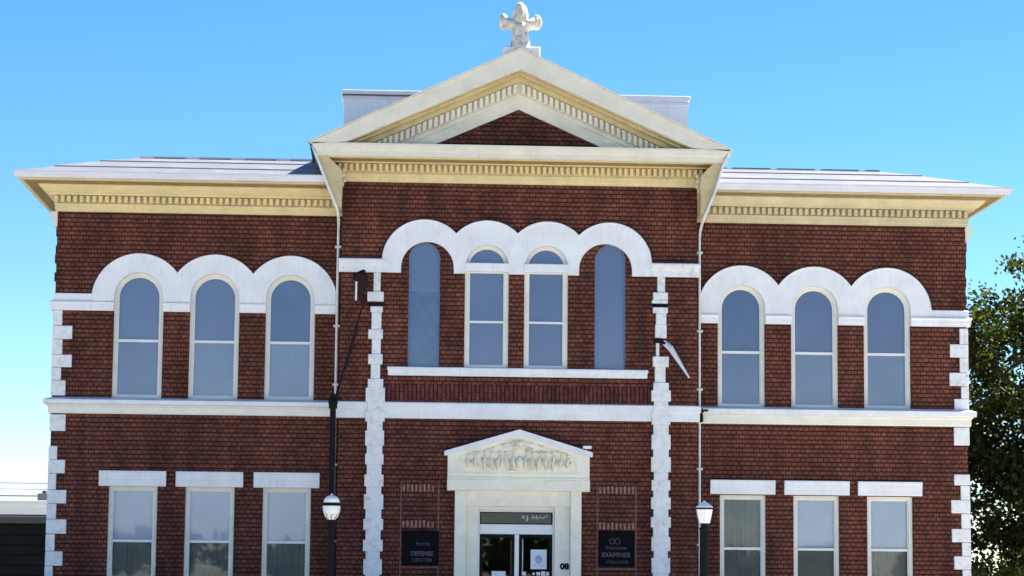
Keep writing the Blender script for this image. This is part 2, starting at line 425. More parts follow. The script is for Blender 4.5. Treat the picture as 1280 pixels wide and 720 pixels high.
# ---- geometry of the openings
wings = [
    dict(x0=XL, x1=BL, arches=[-9.08, -7.28, -5.48], hw=0.585, zs=7.97, z0=5.53, zr=6.93,
         ro=1.10, zo=7.90, zb=7.62, zm=7.82, belt=(5.17, 5.37, 5.55), lint=(3.47, 3.83),
         lx=[(-9.89, -8.32), (-8.09, -6.51), (-6.26, -4.71)], low=[(-9.66, -8.52), (-7.86, -6.71), (-6.04, -4.91)],
         ltop=3.47, lzr=2.19, side=-1),
    dict(x0=BR, x1=XR, arches=[5.365, 7.145, 8.915], hw=0.57, zs=7.92, z0=5.50, zr=6.86,
         ro=1.055, zo=7.89, zb=7.54, zm=7.74, belt=(5.12, 5.33, 5.53), lint=(3.44, 3.78),
         lx=[(4.60, 6.16), (6.38, 7.95), (8.16, 9.71)], low=[(4.84, 5.94), (6.61, 7.71), (8.39, 9.49)],
         ltop=3.42, lzr=2.15, side=1),
]
LOWZ0 = 0.95

for wi, w in enumerate(wings):
    holes = [arch(c, w['hw']+0.005, w['z0'], w['zs']) for c in w['arches']]
    holes += [rect(a-0.003, b+0.003, LOWZ0, w['ltop']) for a, b in w['low']]
    wall('brick_wall', rect(w['x0'], w['x1'], -0.1, 10.75), holes, 0.0, 0.32, bld)
    # upper windows
    for c in w['arches']:
        ki = w['arches'].index(c)
        ub, lb = [[('blind', 'blind'), ('blind', 'blind_b'), ('blind_c', 'pleat')], [('blind_c', 'blind'), ('blind', 'blind_b'), ('blind', 'blind_b')]][wi][ki]
        sash_window(None, c-w['hw'], c+w['hw'], w['z0'], w['zs']+w['hw'], 0.0, w['zr'], True, ub, False, M['glass'], lower_blind=lb)
    # lower windows
    for k, (a, b) in enumerate(w['low']):
        if wi == 0: bl, lm = 'blind_low', 'curtain'
        else:
            bl, lm = [(None, None), ('blind_low', 'olive'), ('blind_low', 'curtain')][k]
        sash_window(None, a, b, LOWZ0, w['ltop'], 0.0, w['lzr'], False, bl, False, M['glass_low'], setback=0.06, lower_mat=lm)
        bm = nb(); box(bm, a-0.16, b+0.16, -0.12, 0.14, LOWZ0-0.2, LOWZ0-0.003, 0.012)
        link('window_sill', bm, 'white', bld)
    # arcade hood
    ro, zo = w['ro'], w['zo']
    A = w['arches']; pts = []
    xe0 = A[0]-ro; xe1 = A[-1]+ro
    if w['side'] < 0: xe1 = min(xe1, BL-0.12)
    else: xe0 = max(xe0, BR+0.10)
    outer = []
    n = 28
    for i, c in enumerate(A):
        lo = xe0 if i == 0 else (A[i-1]+c)/2
        hi = xe1 if i == len(A)-1 else (A[i+1]+c)/2
        for k in range(n+1):
            x = lo+(hi-lo)*(0.5-0.5*math.cos(math.pi*k/n))
            d = ro*ro-(x-c)**2
            if d < 0: d = 0
            z = zo+math.sqrt(d)
            if outer and abs(outer[-1][0]-x) < 1e-4 and abs(outer[-1][1]-z) < 1e-3: continue
            outer.append((x, z))
    pts = [(xe0, w['zb'])]+outer+[(xe1, w['zb'])]
    for c in reversed(A):
        inn = arch(c, w['hw']-0.004, w['zb'], w['zs'], n=20)
        pts += list(reversed(inn))
    bm = nb(); extrude_poly(bm, pts, -0.07, 0.075)
    hood = link('arch_hood', bm, 'white', bld)
    # thin raised edge round the hood
    bm = nb()
    for i in range(len(outer)-1):
        pass
    rim_o = [(x, z) for x, z in outer]
    tube_pts = [(x, -0.07, z-0.012) for x, z in rim_o]
    tube(bm, tube_pts, 0.022, 6)
    link('hood_rim', bm, 'white', hood, smooth=True)
    # impost moulding: segments between the openings and out to the corner
    segs = []
    xs = [xe0]+[v for c in A for v in (c-w['hw'], c+w['hw'])]+[xe1]
    if w['side'] < 0: xs[0] = XL
    else: xs[-1] = XR
    bm = nb()
    for k in range(0, len(xs), 2):
        a, b = xs[k]+(0.002 if k else 0), xs[k+1]-(0.002 if k+2 < len(xs) else 0)
        if b-a < 0.03: continue
        zb, zm = w['zb'], w['zm']
        prof = [(0.0, zb-0.002), (0.085, zb-0.002), (0.085, zb+0.05), (0.10, zb+0.055), (0.10, zm-0.05), (0.125, zm-0.03), (0.125, zm), (0.07, zm+0.02), (0.0, zm+0.02)]
        path = [(a, 0), (b, 0)]
        if w['side'] < 0 and k == 0: path = [(XL, DEPTH), (XL, 0), (b, 0)]
        if w['side'] > 0 and k+2 >= len(xs): path = [(a, 0), (XR, 0), (XR, DEPTH)]
        sweep(bm, path, prof)
    link('impost_band', bm, 'white', bld)
    # plain upper strip of the impost, from the hood out to the corner
    bm = nb(); ztop = w['zo']+0.13 if w['side'] < 0 else w['zo']+0.05
    if w['side'] < 0: sweep(bm, [(XL, DEPTH), (XL, 0), (xe0+0.02, 0)], [(0, w['zm']+0.022), (0.055, w['zm']+0.022), (0.055, ztop-0.015), (0.04, ztop), (0, ztop)])
    else: sweep(bm, [(xe1-0.02, 0), (XR, 0), (XR, DEPTH)], [(0, w['zm']+0.022), (0.055, w['zm']+0.022), (0.055, ztop-0.015), (0.04, ztop), (0, ztop)])
    link('impost_band', bm, 'white', bld)
    # belt course doubles as the upper sill
    b0, b1, b2 = w['belt']
    for nm, mt, prof in (('belt_course', 'white', [(0, b1+0.006), (0.12, b1+0.006), (0.185, b1+0.03), (0.185, b2-0.06), (0.15, b2-0.045), (0.0, b2+0.005)]),
                         ('belt_moulding', 'frame', [(0, b0), (0.06, b0), (0.075, b0+0.03), (0.075, b1-0.05), (0.11, b1-0.02), (0.11, b1+0.003), (0, b1+0.003)])):
        bm = nb()
        if w['side'] < 0: sweep(bm, [(XL, DEPTH), (XL, 0), (BL-0.002, 0)], prof)
        else: sweep(bm, [(BR+0.002, 0), (XR, 0), (XR, DEPTH)], prof)
        bp_ = link(nm, bm, mt, bld if nm == 'belt_course' else bp_)
    # lower lintels
    for a, b in w['lx']:
        l0, l1 = w['lint']
        bm = nb(); sweep(bm, [(a, 0), (b, 0)], [(-0.02, l0), (0.075, l0), (0.085, l0+0.02), (0.085, l0+0.15), (0.10, l0+0.16), (0.105, l1-0.06), (0.125, l1-0.05), (0.125, l1-0.012), (0.11, l1), (-0.02, l1)])
        link('lintel', bm, 'white', bld)
    # quoins at the outer corner
    s = w['side']; xc = XL if s < 0 else XR
    if s < 0:
        Z = lambda py: 5.55+(496-py)/52.2
        Q = [(388, 407, .19), (407, 424, .43), (424, 443, .21), (443, 459, .45), (459, 475, .19), (475, 494, .32),
             (517, 538, .33), (556, 573, .17), (573, 590, .37), (590, 610, .17), (610, 627, .42), (627, 646, .18), (646, 664, .43),
             (664, 685, .18), (685, 703, .38), (703, 721, .16), (721, 739, .40), (739, 757, .17), (757, 775, .41), (775, 796, .2)]
    else:
        Z = lambda py: 5.53+(511-py)/52.2
        Q = [(408, 428, .16), (428, 445, .41), (445, 464, .17), (464, 481, .42), (481, 497, .14), (497, 511, .32),
             (533, 556, .35), (592, 606, .36), (606, 624, .20), (624, 641, .43), (641, 660, .20), (660, 677, .43), (677, 694, .19),
             (694, 711, .37), (711, 729, .18), (729, 747, .42), (747, 765, .18), (765, 783, .41), (783, 806, .2)]
    for p0, p1, wd in Q:
        z1, z0 = Z(p0)-0.004, Z(p1)+0.004
        wd2 = wd+random.uniform(-.012, .012); pr = 0.035+random.uniform(-.006, .006)
        bm = nb()
        if s < 0: box(bm, xc-0.035, xc+wd2, -pr, wd2*0.9, z0, z1, 0.012)
        else: box(bm, xc-wd2, xc+0.035, -pr, wd2*0.9, z0, z1, 0.012)
        link('quoin', bm, 'rough_white', bld)
    # toothed brick corner above the impost
    z = w['zo']+0.2
    while z < 9.9:
        if random.random() < 0.55:
            pr = random.uniform(0.015, 0.035)
            bm = nb()
            if s < 0: box(bm, xc-pr, xc+0.2, -0.012, 0.3, z, z+0.21)
            else: box(bm, xc-0.2, xc+pr, -0.012, 0.3, z, z+0.21)
            link('corner_brick', bm, 'brick', bld)
        z += 0.216
    # cornice
    prof = [(0, 9.99), (0.05, 9.99), (0.05, 10.04), (0.065, 10.05), (0.065, 10.155), (0.09, 10.165), (0.09, 10.18), (0.045, 10.185), (0.045, 10.365), (0.20, 10.372), (0.20, 10.385), (0.20, 10.41), (0.27, 10.43), (0.36, 10.50), (0.42, 10.57), (0.42, 10.60), (0.80, 10.635), (0.80, 10.66), (0, 10.72)]
    bm = nb()
    if s < 0: sweep(bm, [(XL, DEPTH), (XL, 0), (BL-0.003, 0)], prof)
    else: sweep(bm, [(BR+0.003, 0), (XR, 0), (XR, DEPTH)], prof)
    cor = link('cornice', bm, 'cream' if s < 0 else 'cream_grey', bld)
    bm = nb(); px = w['x0']+0.02; x = (XL-0.07) if s < 0 else BR+0.1
    xend = (BL-0.1) if s < 0 else XR+0.07
    while x < xend-0.05:
        zt = 10.36+random.uniform(-.004, .004)
        box(bm, x, x+0.088, -0.19, -0.046, 10.20, zt-0.003, 0.012); x += 0.150
    link('dentil_course', bm, 'cream' if s < 0 else 'cream_grey', cor)
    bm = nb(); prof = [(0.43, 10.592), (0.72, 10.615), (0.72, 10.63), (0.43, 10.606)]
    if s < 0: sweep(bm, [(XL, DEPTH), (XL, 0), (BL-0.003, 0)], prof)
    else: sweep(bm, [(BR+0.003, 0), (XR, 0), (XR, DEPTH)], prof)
    link('soffit_shade', bm, 'shade_strip', cor)  # brown strip put in as the shadow line under the gutter
    # gutter along the eave
    prof = [(0.70, 10.665), (0.88, 10.665), (0.90, 10.68), (0.93, 10.77), (0.945, 10.79), (0.945, 10.83), (0.925, 10.83), (0.92, 10.80), (0.70, 10.80)]
    bm = nb()
    if s < 0: sweep(bm, [(XL, DEPTH), (XL, 0), (BL-0.003, 0)], prof)
    else: sweep(bm, [(BR+0.003, 0), (XR, 0), (XR, DEPTH)], prof)
    link('gutter', bm, 'gutter', bld)
    # hipped metal roof, in three lapped courses, up to a flat deck
    lev = [(0.915, 10.815), (0.10, 11.065), (0.10, 11.09), (-0.85, 11.37), (-0.85, 11.395), (-1.75, 11.62), (-1.75, 11.60), (-3.0, 11.60)]
    bm = nb()
    if s < 0: sweep(bm, [(XL, DEPTH), (XL, 0), (BL-0.004, 0)], lev, False)
    else: sweep(bm, [(BR+0.004, 0), (XR, 0), (XR, DEPTH)], lev, False)
    xa, xb = (XL+2.9, BL-0.004) if s < 0 else (BR+0.004, XR-2.9)
    v = [bm.verts.new(p) for p in ((xa, 2.9, 11.597), (xb, 2.9, 11.597), (xb, DEPTH, 11.597), (xa, DEPTH, 11.597))]
    bm.faces.new(v)
    roof = link('roof', bm, 'roof', bld)
    # low rail on blocks round the deck: its slots read as dark dashes
    bm = nb(); bm2 = nb()
    if s < 0:
        a, b = XL+1.72, BL-0.05
        box(bm, a, b, 1.70, 1.80, 11.652, 11.672)
        x = a
        while x < b:
            box(bm, x, x+0.34, 1.705, 1.795, 11.60, 11.653); x += 1.12
        box(bm2, a+0.02, b, 1.82, 1.86, 11.58, 11.65)
    else:
        a, b = BR+0.05, XR-1.72
        box(bm, a, b, 1.72, 1.80, 11.60, 11.635)
        x = a
        while x < b:
            box(bm2, x, min(x+0.95, b), 1.70, 1.795, 11.636, 11.652); x += 1.12
    rl = link('roof_rail', bm, 'gutter', bld); link('rail_slot', bm2, 'gapdark', rl)
    # end walls
    bm = nb()
    v = [bm.verts.new(p) for p in ((xc, 0, -0.1), (xc, DEPTH, -0.1), (xc, DEPTH, 10.75), (xc, 0, 10.75))]
    bm.faces.new(v)
    if s < 0:
        v = [bm.verts.new(p) for p in ((XL, DEPTH, -0.1), (XR, DEPTH, -0.1), (XR, DEPTH, 11.59), (XL, DEPTH, 11.59))]; bm.faces.new(v)
    link('brick_wall', bm, 'brick', bld)

# corner brackets under the wing eaves
for s, xc in ((-1, XL), (1, XR)):
    bm = nb()
    extrude_poly(bm, [(xc+s*0.0, 9.62), (xc+s*0.07, 9.62), (xc+s*0.10, 9.75), (xc+s*0.17, 9.86), (xc+s*0.17, 9.985), (xc, 9.985)], -0.05, 0.16)
    link('corner_bracket', bm, 'fascia', bld)

# ---- centre bay wall
bz = 11.70
ap = 13.30
hole = []
side_w = [(-2.295, 0.375, 8.965, 6.36), (2.15, 0.37, 8.985, 6.36)]      # narrow blue panels
mid_w = [(-0.805, 0.525), (0.615, 0.525)]
for c, hw, zs, z0 in side_w: hole.append(arch(c, hw, z0, zs))
for c, hw in mid_w: hole.append(arch(c, hw, 6.36, 8.78))
DX0, DX1, DZ1 = -1.24, 1.22, 3.10
outer = [(BL, -0.1), (BL, 10.9), (-4.28, 11.5), (-0.08, 13.35), (4.24, 11.5), (BR, 10.9), (BR, -0.1), (DX1, -0.1), (DX1, DZ1), (DX0, DZ1), (DX0, -0.1)]
wall('brick_wall', outer, hole, BY, 0.3, bld)
bm = nb()
for x in (BL, BR):
    v = [bm.verts.new(p) for p in ((x, BY, -0.1), (x, 0.0 if True else 0, -0.1), (x, 0.0, 11.5), (x, BY, 11.5))]; bm.faces.new(v)
    v = [bm.verts.new(p) for p in ((x, 0.0, 10.75), (x, 9.0, 10.75), (x, 9.0, 11.5), (x, 0.0, 11.5))]; bm.faces.new(v)
link('brick_wall', bm, 'brick', bld)

# windows of the bay
for k, (c, hw, zs, z0) in enumerate(side_w):
    bm = nb(); y = BY+0.05
    ring(bm, arch(c, hw-0.002, z0+0.002, zs), arch(c, hw-0.025, z0+0.02, zs), y, y+0.08)
    f = link('window', bm, 'slate_panel', bld)
    zsplit = 8.18 if k == 0 else 8.0
    bm = nb(); extrude_poly(bm, arch(c, hw-0.02, zsplit, zs), y+0.03, y+0.036); link('pane', bm, M['glass'], f)
    bm = nb(); extrude_poly(bm, rect(c-hw+0.02, c+hw-0.02, z0+0.01, zsplit), y+0.045, y+0.051); link('pane', bm, M['glass'], f)
    bm = nb(); extrude_poly(bm, arch(c, hw-0.015, zsplit, zs), y+0.085, y+0.10); link('roller_blind', bm, 'blind', f)
    bm = nb(); extrude_poly(bm, rect(c-hw+0.015, c+hw-0.015, z0+0.01, zsplit), y+0.09, y+0.105); link('lower_panel', bm, 'slate_panel' if k == 0 else 'blind', f)
for c, hw in mid_w:
    y = BY+0.05; zs = 8.78
    bm = nb()
    ring(bm, arch(c, hw-0.002, 6.362, zs), arch(c, hw-0.10, 6.40, zs), y, y+0.14)
    f = link('window', bm, 'frame', bld)
    bm = nb(); box(bm, c-hw-0.03, c+hw+0.03, y-0.17, y+0.12, 8.655, 8.86, 0.015); link('transom_bar', bm, 'white', f)
    bm = nb(); box(bm, c-hw+0.095, c+hw-0.095, y+0.02, y+0.09, 7.435, 7.49, 0.006); link('meeting_rail', bm, 'sash', f)
    bm = nb(); ring(bm, rect(c-hw+0.1, c+hw-0.1, 6.40, 8.66), rect(c-hw+0.125, c+hw-0.125, 6.435, 8.63), y+0.03, y+0.08); link('sash', bm, 'sash', f)
    bm = nb(); extrude_poly(bm, arch(c, hw-0.09, 8.85, 8.86), y+0.05, y+0.056); link('pane', bm, M['glass'], f)
    bm = nb(); extrude_poly(bm, rect(c-hw+0.11, c+hw-0.11, 7.46, 8.66), y+0.04, y+0.046); link('pane', bm, M['glass'], f)
    bm = nb(); extrude_poly(bm, rect(c-hw+0.11, c+hw-0.11, 6.41, 7.46), y+0.06, y+0.066); link('pane', bm, M['glass'], f)
    bm = nb(); extrude_poly(bm, arch(c, hw-0.05, 6.39, zs), y+0.115, y+0.13); link('roller_blind', bm, 'blind', f)

# bay hood over four windows
HA = [-2.30, -0.805, 0.645, 2.13]; ro, zo = 1.00, 8.88
outer = []
n = 28
for i, c in enumerate(HA):
    lo = HA[0]-ro if i == 0 else (HA[i-1]+c)/2
    hi = HA[-1]+ro+0.05 if i == 3 else (HA[i+1]+c)/2
    for k in range(n+1):
        x = lo+(hi-lo)*(0.5-0.5*math.cos(math.pi*k/n)); d = max(0, ro*ro-(x-c)**2)
        if outer and abs(outer[-1][0]-x) < 1e-4: continue
        outer.append((x, zo+math.sqrt(d)))
inner = [(-2.23, 0.63, 8.72), (-0.805, 0.52, 8.78), (0.615, 0.52, 8.78), (2.03, 0.64, 8.73)]
zb = 8.60
pts = [(outer[0][0], zb)]+outer+[(outer[-1][0], zb)]
for c, hw, zs in reversed(inner): pts += list(reversed(arch(c, hw, zb, zs)))
bm = nb(); extrude_poly(bm, pts, BY-0.10, BY+0.035)
hood = link('arch_hood', bm, 'white', bld)
bm = nb(); tube(bm, [(x, BY-0.10, z-0.012) for x, z in outer], 0.022, 6); link('hood_rim', bm, 'white', hood, smooth=True)

# impost blocks left and right of the bay hood
for a, b, m in ((BL-0.06, outer[0][0]+0.05, 'white'), (outer[-1][0]-0.06, BR+0.06, 'rough_white')):
    bm = nb()
    sweep(bm, [(a, BY), (b, BY)], [(-0.02, 8.60), (0.10, 8.60), (0.11, 8.62), (0.11, 8.74), (0.13, 8.76), (0.13, 8.79), (0.155, 8.80), (0.165, 8.86), (0.165, 8.90), (0.14, 8.92), (-0.02, 8.935)])
    link('impost_band', bm, m, bld)

# sill under the four windows, soldier course below
bm = nb()
sweep(bm, [(-3.04, BY+0.1), (-3.04, BY), (2.95, BY), (2.95, BY+0.1)], [(0, 6.145), (0.085, 6.15), (0.09, 6.17), (0.09, 6.26), (0.11, 6.28), (0.11, 6.335), (0.09, 6.352), (0, 6.36)])
link('window_sill', bm, 'white', bld)
bm = nb(); box(bm, -3.17, 3.13, BY-0.012, BY+0.02, 5.56, 5.96); link('soldier_course', bm, 'soldier', bld)

# bay belt course
prof = [(0, 5.13), (0.05, 5.13), (0.06, 5.15), (0.06, 5.33), (0.085, 5.345), (0.085, 5.49), (0.07, 5.51), (0, 5.525)]
bm = nb(); sweep(bm, [(BL, -0.002), (BL, BY), (BR, BY), (BR, -0.002)], prof); link('belt_course', bm, 'white', bld)

# pilasters: stacked blocks with ragged edges
def pilaster(cx, blocks, z_low, seed, extra=None):
    rnd = random.Random(seed)
    bm = nb(); y1 = BY+0.05
    for xa, xb, z0, z1, pr in blocks:
        xa += rnd.uniform(-.008, .008); xb += rnd.uniform(-.008, .008)
        box(bm, cx+xa, cx+xb, BY-pr, y1, z0+0.001, z1-0.001, 0.012)
    z = z_low; k = 0
    top = 6.05
    z = top
    while z > 0.2:
        h = rnd.uniform(0.16, 0.24) if k % 2 == 0 else rnd.uniform(0.24, 0.36)
        wd = 0.20+(0.024 if k % 2 else -0.026)+rnd.uniform(-.010, .010)
        box(bm, cx-wd+0.01, cx+wd+0.01, BY-0.115-rnd.uniform(0, .01), y1, max(0.0, z-h)+0.0005, z-0.0005, 0.005)
        z -= h; k += 1
    o = link('pilaster', bm, 'rough_white', bld)
    return o
pilaster(-3.43, [(-0.07, 0.09, 8.13, 8.60, .07), (-0.215, 0.17, 7.90, 8.13, .12), (-0.14, 0.16, 7.64, 7.78, .11), (-0.10, 0.12, 7.23, 7.64, .09),
                 (-0.18, 0.17, 7.0, 7.23, .12), (-0.10, 0.12, 6.64, 7.0, .09), (-0.18, 0.17, 6.40, 6.64, .12), (-0.11, 0.12, 6.05, 6.40, .09)], 6.05, 3)
pilaster(3.36, [(-0.08, 0.10, 8.20, 8.60, .07), (-0.19, 0.16, 8.03, 8.22, .12), (-0.22, 0.16, 7.955, 8.03, .13), (-0.18, 0.17, 7.72, 7.86, .11),
                (-0.12, 0.13, 7.45, 7.72, .09), (-0.14, 0.145, 7.12, 7.45, .095), (-0.11, -0.03, 6.68, 7.12, .085), (-0.19, 0.19, 6.43, 6.68, .12), (-0.13, 0.12, 6.05, 6.43, .09)], 6.05, 5)
for cx, z0, z1 in ((-3.43, 7.78, 7.90), (3.36, 7.86, 7.955)):     # black strip filling the dark gap of each pilaster
    bm = nb(); box(bm, cx-0.20, cx+0.17, BY-0.03, BY+0.02, z0+0.02, z1-0.02); link('gap_strip', bm, 'black', bld)

# ---- bay cornice, raking cornice and pediment
prof = [(0, 10.78), (0.06, 10.78), (0.06, 10.83), (0.08, 10.845), (0.08, 10.975), (0.05, 10.99), (0.05, 11.205), (0.24, 11.21), (0.24, 11.25), (0.62, 11.265), (0.62, 11.285), (0.66, 11.29), (0.665, 11.42), (0.70, 11.445), (0.72, 11.55), (0.72, 11.60), (0.60, 11.615), (0, 11.635)]
bm = nb(); sweep(bm, [(BL, 8.0), (BL, BY), (BR, BY), (BR, 8.0)], prof[:10]+[(0.62, 11.285), (0, 11.30)])
cor = link('cornice', bm, 'cream', bld)
bm = nb(); sweep(bm, [(BL, 8.0), (BL, BY), (BR, BY), (BR, 8.0)], [(0.55, 11.288)]+prof[11:17]+[(0.0, 11.634), (0.0, 11.31), (0.55, 11.31)])
link('fascia_band', bm, 'fascia', cor)
bm = nb(); sweep(bm, [(BL, 8.0), (BL, BY), (BR, BY), (BR, 8.0)], [(0.25, 11.236), (0.53, 11.25), (0.53, 11.26), (0.25, 11.248)]); link('soffit_shade', bm, 'shade_strip', cor)  # brown strip paints the shaded soffit under the bay fascia
bm = nb(); x = BL-0.12
while x < BR+0.05:
    box(bm, x, x+0.082, BY-0.20, BY-0.051, 11.015, 11.195+random.uniform(-.004, .004), 0.012); x += 0.140
link('dentil_course', bm, 'cream', cor)

CX = -0.085
RY0, RY1 = BY-0.72, BY
bm = nb()   # raking fascia board
for s in (-1, 1):
    xe = -5.05 if s < 0 else 4.93
    xi = -4.20 if s < 0 else 4.04
    extrude_poly(bm, [(CX, 13.93), (xe, 11.60), (xe, 11.565), (xi-s*0, 11.625), (CX, 13.455)] if True else [], RY0, RY0+0.10)
fas = link('raking_fascia', bm, 'fascia', bld)
bm = nb()   # thin metal drip edge on top of the rake
for s in (-1, 1):
    xe = -5.10 if s < 0 else 4.98
    extrude_poly(bm, [(CX, 13.975), (xe, 11.615), (xe, 11.585), (CX, 13.935)], RY0-0.035, RY0+0.3)
link('drip_edge', bm, 'fascia', fas)
# raking soffit, bed moulding and dentils over the tympanum
bm = nb()
for s in (-1, 1):
    xe = -4.75 if s < 0 else 4.62
    sl = (13.455-11.625)/4.12
    def zz(x, top): return top-sl*abs(x-CX)
    def slab(t0, t1, y0, y1, e=4.55):
        zc = 11.45
        xa, xb = CX+s*(t1-zc)/sl, CX+s*(t0-zc)/sl
        extrude_poly(bm, [(CX, t1), (xa, zc), (xb, zc), (CX, t0)], y0, y1)
    slab(12.96, 13.5, BY-0.12, BY-0.01, 4.3)       # backing behind the dentils
    slab(12.60, 12.95, BY-0.095, BY-0.012, 4.2)    # lower band
    slab(12.88, 12.96, BY-0.14, BY-0.096, 4.2)
rk = link('raking_cornice', bm, 'fascia', bld)
bm = nb()
for s in (-1, 1):
    slab(13.44, 13.56, RY0+0.10, BY-0.12)
    slab(13.37, 13.44, BY-0.40, BY-0.12, 4.5)
    slab(13.25, 13.37, BY-0.24, BY-0.12, 4.4)
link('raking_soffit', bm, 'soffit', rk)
bm = nb()
for s in (-1, 1):
    d = 0.06
    while d < 3.75:
        x = CX+s*d; zc = 13.235-sl*d
        a = [(x, zc), (x+s*0.08, zc-sl*0.08), (x+s*0.08, zc-sl*0.08-0.235), (x, zc-0.235)]
        extrude_poly(bm, a, BY-0.215, BY-0.121); d += 0.135
link('dentil_course', bm, 'fascia', rk)

# gable roof of the bay and the white box on the roof behind it
bm = nb()
for s in (-1, 1):
    xe = -5.08 if s < 0 else 4.96
    y0, y1 = RY0-0.02, 9.0
    v = [bm.verts.new(p) for p in ((CX, y0, 13.98), (xe, y0, 11.62), (xe, y1, 11.62), (CX, y1, 13.98))]; bm.faces.new(v)
v = [bm.verts.new(p) for p in ((-5.08, 9, 11.62), (4.96, 9, 11.62), (CX, 9, 13.98))]; bm.faces.new(v)
link('roof', bm, 'roof', bld)
bm = nb()
box(bm, -4.42, 4.84, 6.0, 8.8, 11.7, 14.20)
par = link('roof_parapet', bm, 'parapet', bld)
bm = nb(); box(bm, -4.48, 4.90, 5.94, 8.86, 14.20, 14.32, 0.02); link('parapet_coping', bm, 'gutter', par)
bm = nb(); box(bm, -4.45, 4.87, 5.96, 8.84, 14.08, 14.13); link('parapet_moulding', bm, 'gutter', par)
bm = nb(); box(bm, -4.46, -1.5, 5.955, 8.0, 14.165, 14.195); link('dark_strip', bm, 'coping', par)  # dark strip under the left part of the coping
bm = nb()
for x in (-3.2, 3.4): box(bm, x, x+0.03, 5.985, 6.02, 11.8, 14.07)
link('seam', bm, 'gutter', par)

# carved finial on the apex
bm = nb()
fx, fy = -0.085, BY-0.42
def ell(c, r, seg=14, jit=0.03):
    mt = Matrix.Translation(c) @ Matrix.Diagonal((*r, 1))
    g = bmesh.ops.create_icosphere(bm, subdivisions=3, radius=1, matrix=mt)
    for v in g['verts']:
        k = noise.noise(v.co*6)*jit + noise.noise(v.co*15)*jit*0.6
        d = (v.co-Vector(c)).normalized(); v.co += d*k
ell((fx, fy, 14.82), (0.185, 0.15, 0.335), jit=0.02); ell((fx+0.01, fy-0.10, 14.80), (0.075, 0.09, 0.27), jit=0.02)
for sg in (-1, 1):
    bar(bm, (fx+sg*0.05, fy, 14.53), (fx+sg*0.39, fy, 14.66), 0.115, 0.15, 14)
    ell((fx+sg*0.40, fy, 14.665), (0.12, 0.14, 0.195), jit=0.02); ell((fx+sg*0.38, fy-0.10, 14.67), (0.06, 0.06, 0.11), jit=0.02)
lathe(bm, [(0.27, 13.9), (0.27, 14.05), (0.24, 14.08), (0.23, 14.20), (0.20, 14.35), (0.18, 14.50), (0.17, 14.62)], 14, (fx, fy, 0))
fin = link('finial', bm, 'finial', bld, smooth=True)
bm = nb(); box(bm, fx-0.42, fx+0.48, fy-0.22, fy+0.35, 13.72, 14.03, 0.03); link('finial_base', bm, 'rough_white', fin)

# ---- downspouts: leader from the bay eave curving to the wall, then straight down
for s, x in ((-1, -4.365), (1, 4.325)):
    xo = -5.0 if s < 0 else 4.89
    bm = nb(); yb = -0.16
    tube(bm, [(xo, -1.03, 11.52), (xo-s*0.10, -1.03, 11.28), (x+s*0.25, -1.03, 10.56), (x+s*0.08, -1.03, 10.15), (x+s*0.02, -0.98, 10.0), (x, -0.6, 9.86), (x, -0.25, 9.72), (x, yb, 9.55), (x, yb, 3.3 if s > 0 else 0.2)] + ([(x, yb, 0.2)] if s > 0 else []), 0.034, 10)
    d = link('downspout', bm, 'pipe', bld, smooth=True)
    bm = nb()
    for z in (9.2, 7.3, 5.9, 4.0, 2.2): box(bm, x-0.075, x+0.075, yb-0.055, 0.0, z, z+0.05, 0.005)
    link('pipe_strap', bm, 'pipe', d)
    bm = nb()
    if s < 0: pl = [(-5.02, 11.55), (-4.60, 11.25), (-4.29, 10.95), (-4.287, 10.06), (-4.42, 10.06)]
    else: pl = [(4.90, 11.58), (4.55, 11.27), (4.25, 10.97), (4.247, 10.06), (4.375, 10.06)]
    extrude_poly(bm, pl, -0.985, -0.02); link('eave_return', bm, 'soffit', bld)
    bm = nb()   # ornate scroll where the leader meets the frieze
    for t, (dx, dz, r) in enumerate(((0.02, 10.9, .07), (-0.02, 10.78, .06), (0.03, 10.66, .055), (-.01, 11.02, .05))):
        mt = Matrix.Translation((x-s*0.10+s*dx, BY-0.30, dz)) @ Matrix.Diagonal((r, r*0.7, r*1.3, 1)); bmesh.ops.create_icosphere(bm, subdivisions=2, radius=1, matrix=mt)
    link('scroll_bracket', bm, 'cream', bld, smooth=True)

# ---- entrance: stone surround with a carved pediment
sy = BY-0.22
bm = nb()
extrude_poly(bm, [(-1.69, 3.44), (-1.69, 4.26), (-1.66, 4.28), (-0.01, 4.78), (1.64, 4.27), (1.66, 4.26), (1.66, 3.44), ], sy, BY+0.05)
for a, b in ((-1.51, -1.245), (1.225, 1.48)): box(bm, a, b, sy+0.06, BY+0.05, 0.0, 3.44, 0.012)
box(bm, -1.70, 1.67, sy-0.015, sy+0.1, 3.438, 3.705, 0.012)
box(bm, -1.68, 1.65, sy-0.035, sy+0.1, 3.71, 3.755, 0.008)
sur = link('door_surround', bm, 'stone', bld)
bm = nb()
for s in (-1, 1):
    xe = -1.77 if s < 0 else 1.73
    extrude_poly(bm, [(-0.01, 4.885), (xe, 4.36), (xe, 4.26), (xe-s*0.08, 4.255), (-0.01, 4.755)], sy-0.09, BY+0.02)
link('pediment_moulding', bm, 'white', sur)
bm = nb()   # recessed reveals and inner lintel of the doorway
box(bm, -1.243, -0.955, BY+0.03, BY+0.5, 0.0, 3.08); box(bm, 0.865, 1.223, BY+0.03, BY+0.5, 0.0, 3.08)
box(bm, -1.243, 1.223, BY-0.06, BY+0.5, 3.082, 3.44)
box(bm, -0.955, 0.865, BY+0.10, BY+0.5, 3.0, 3.08)
link('door_reveal', bm, 'stone', sur)
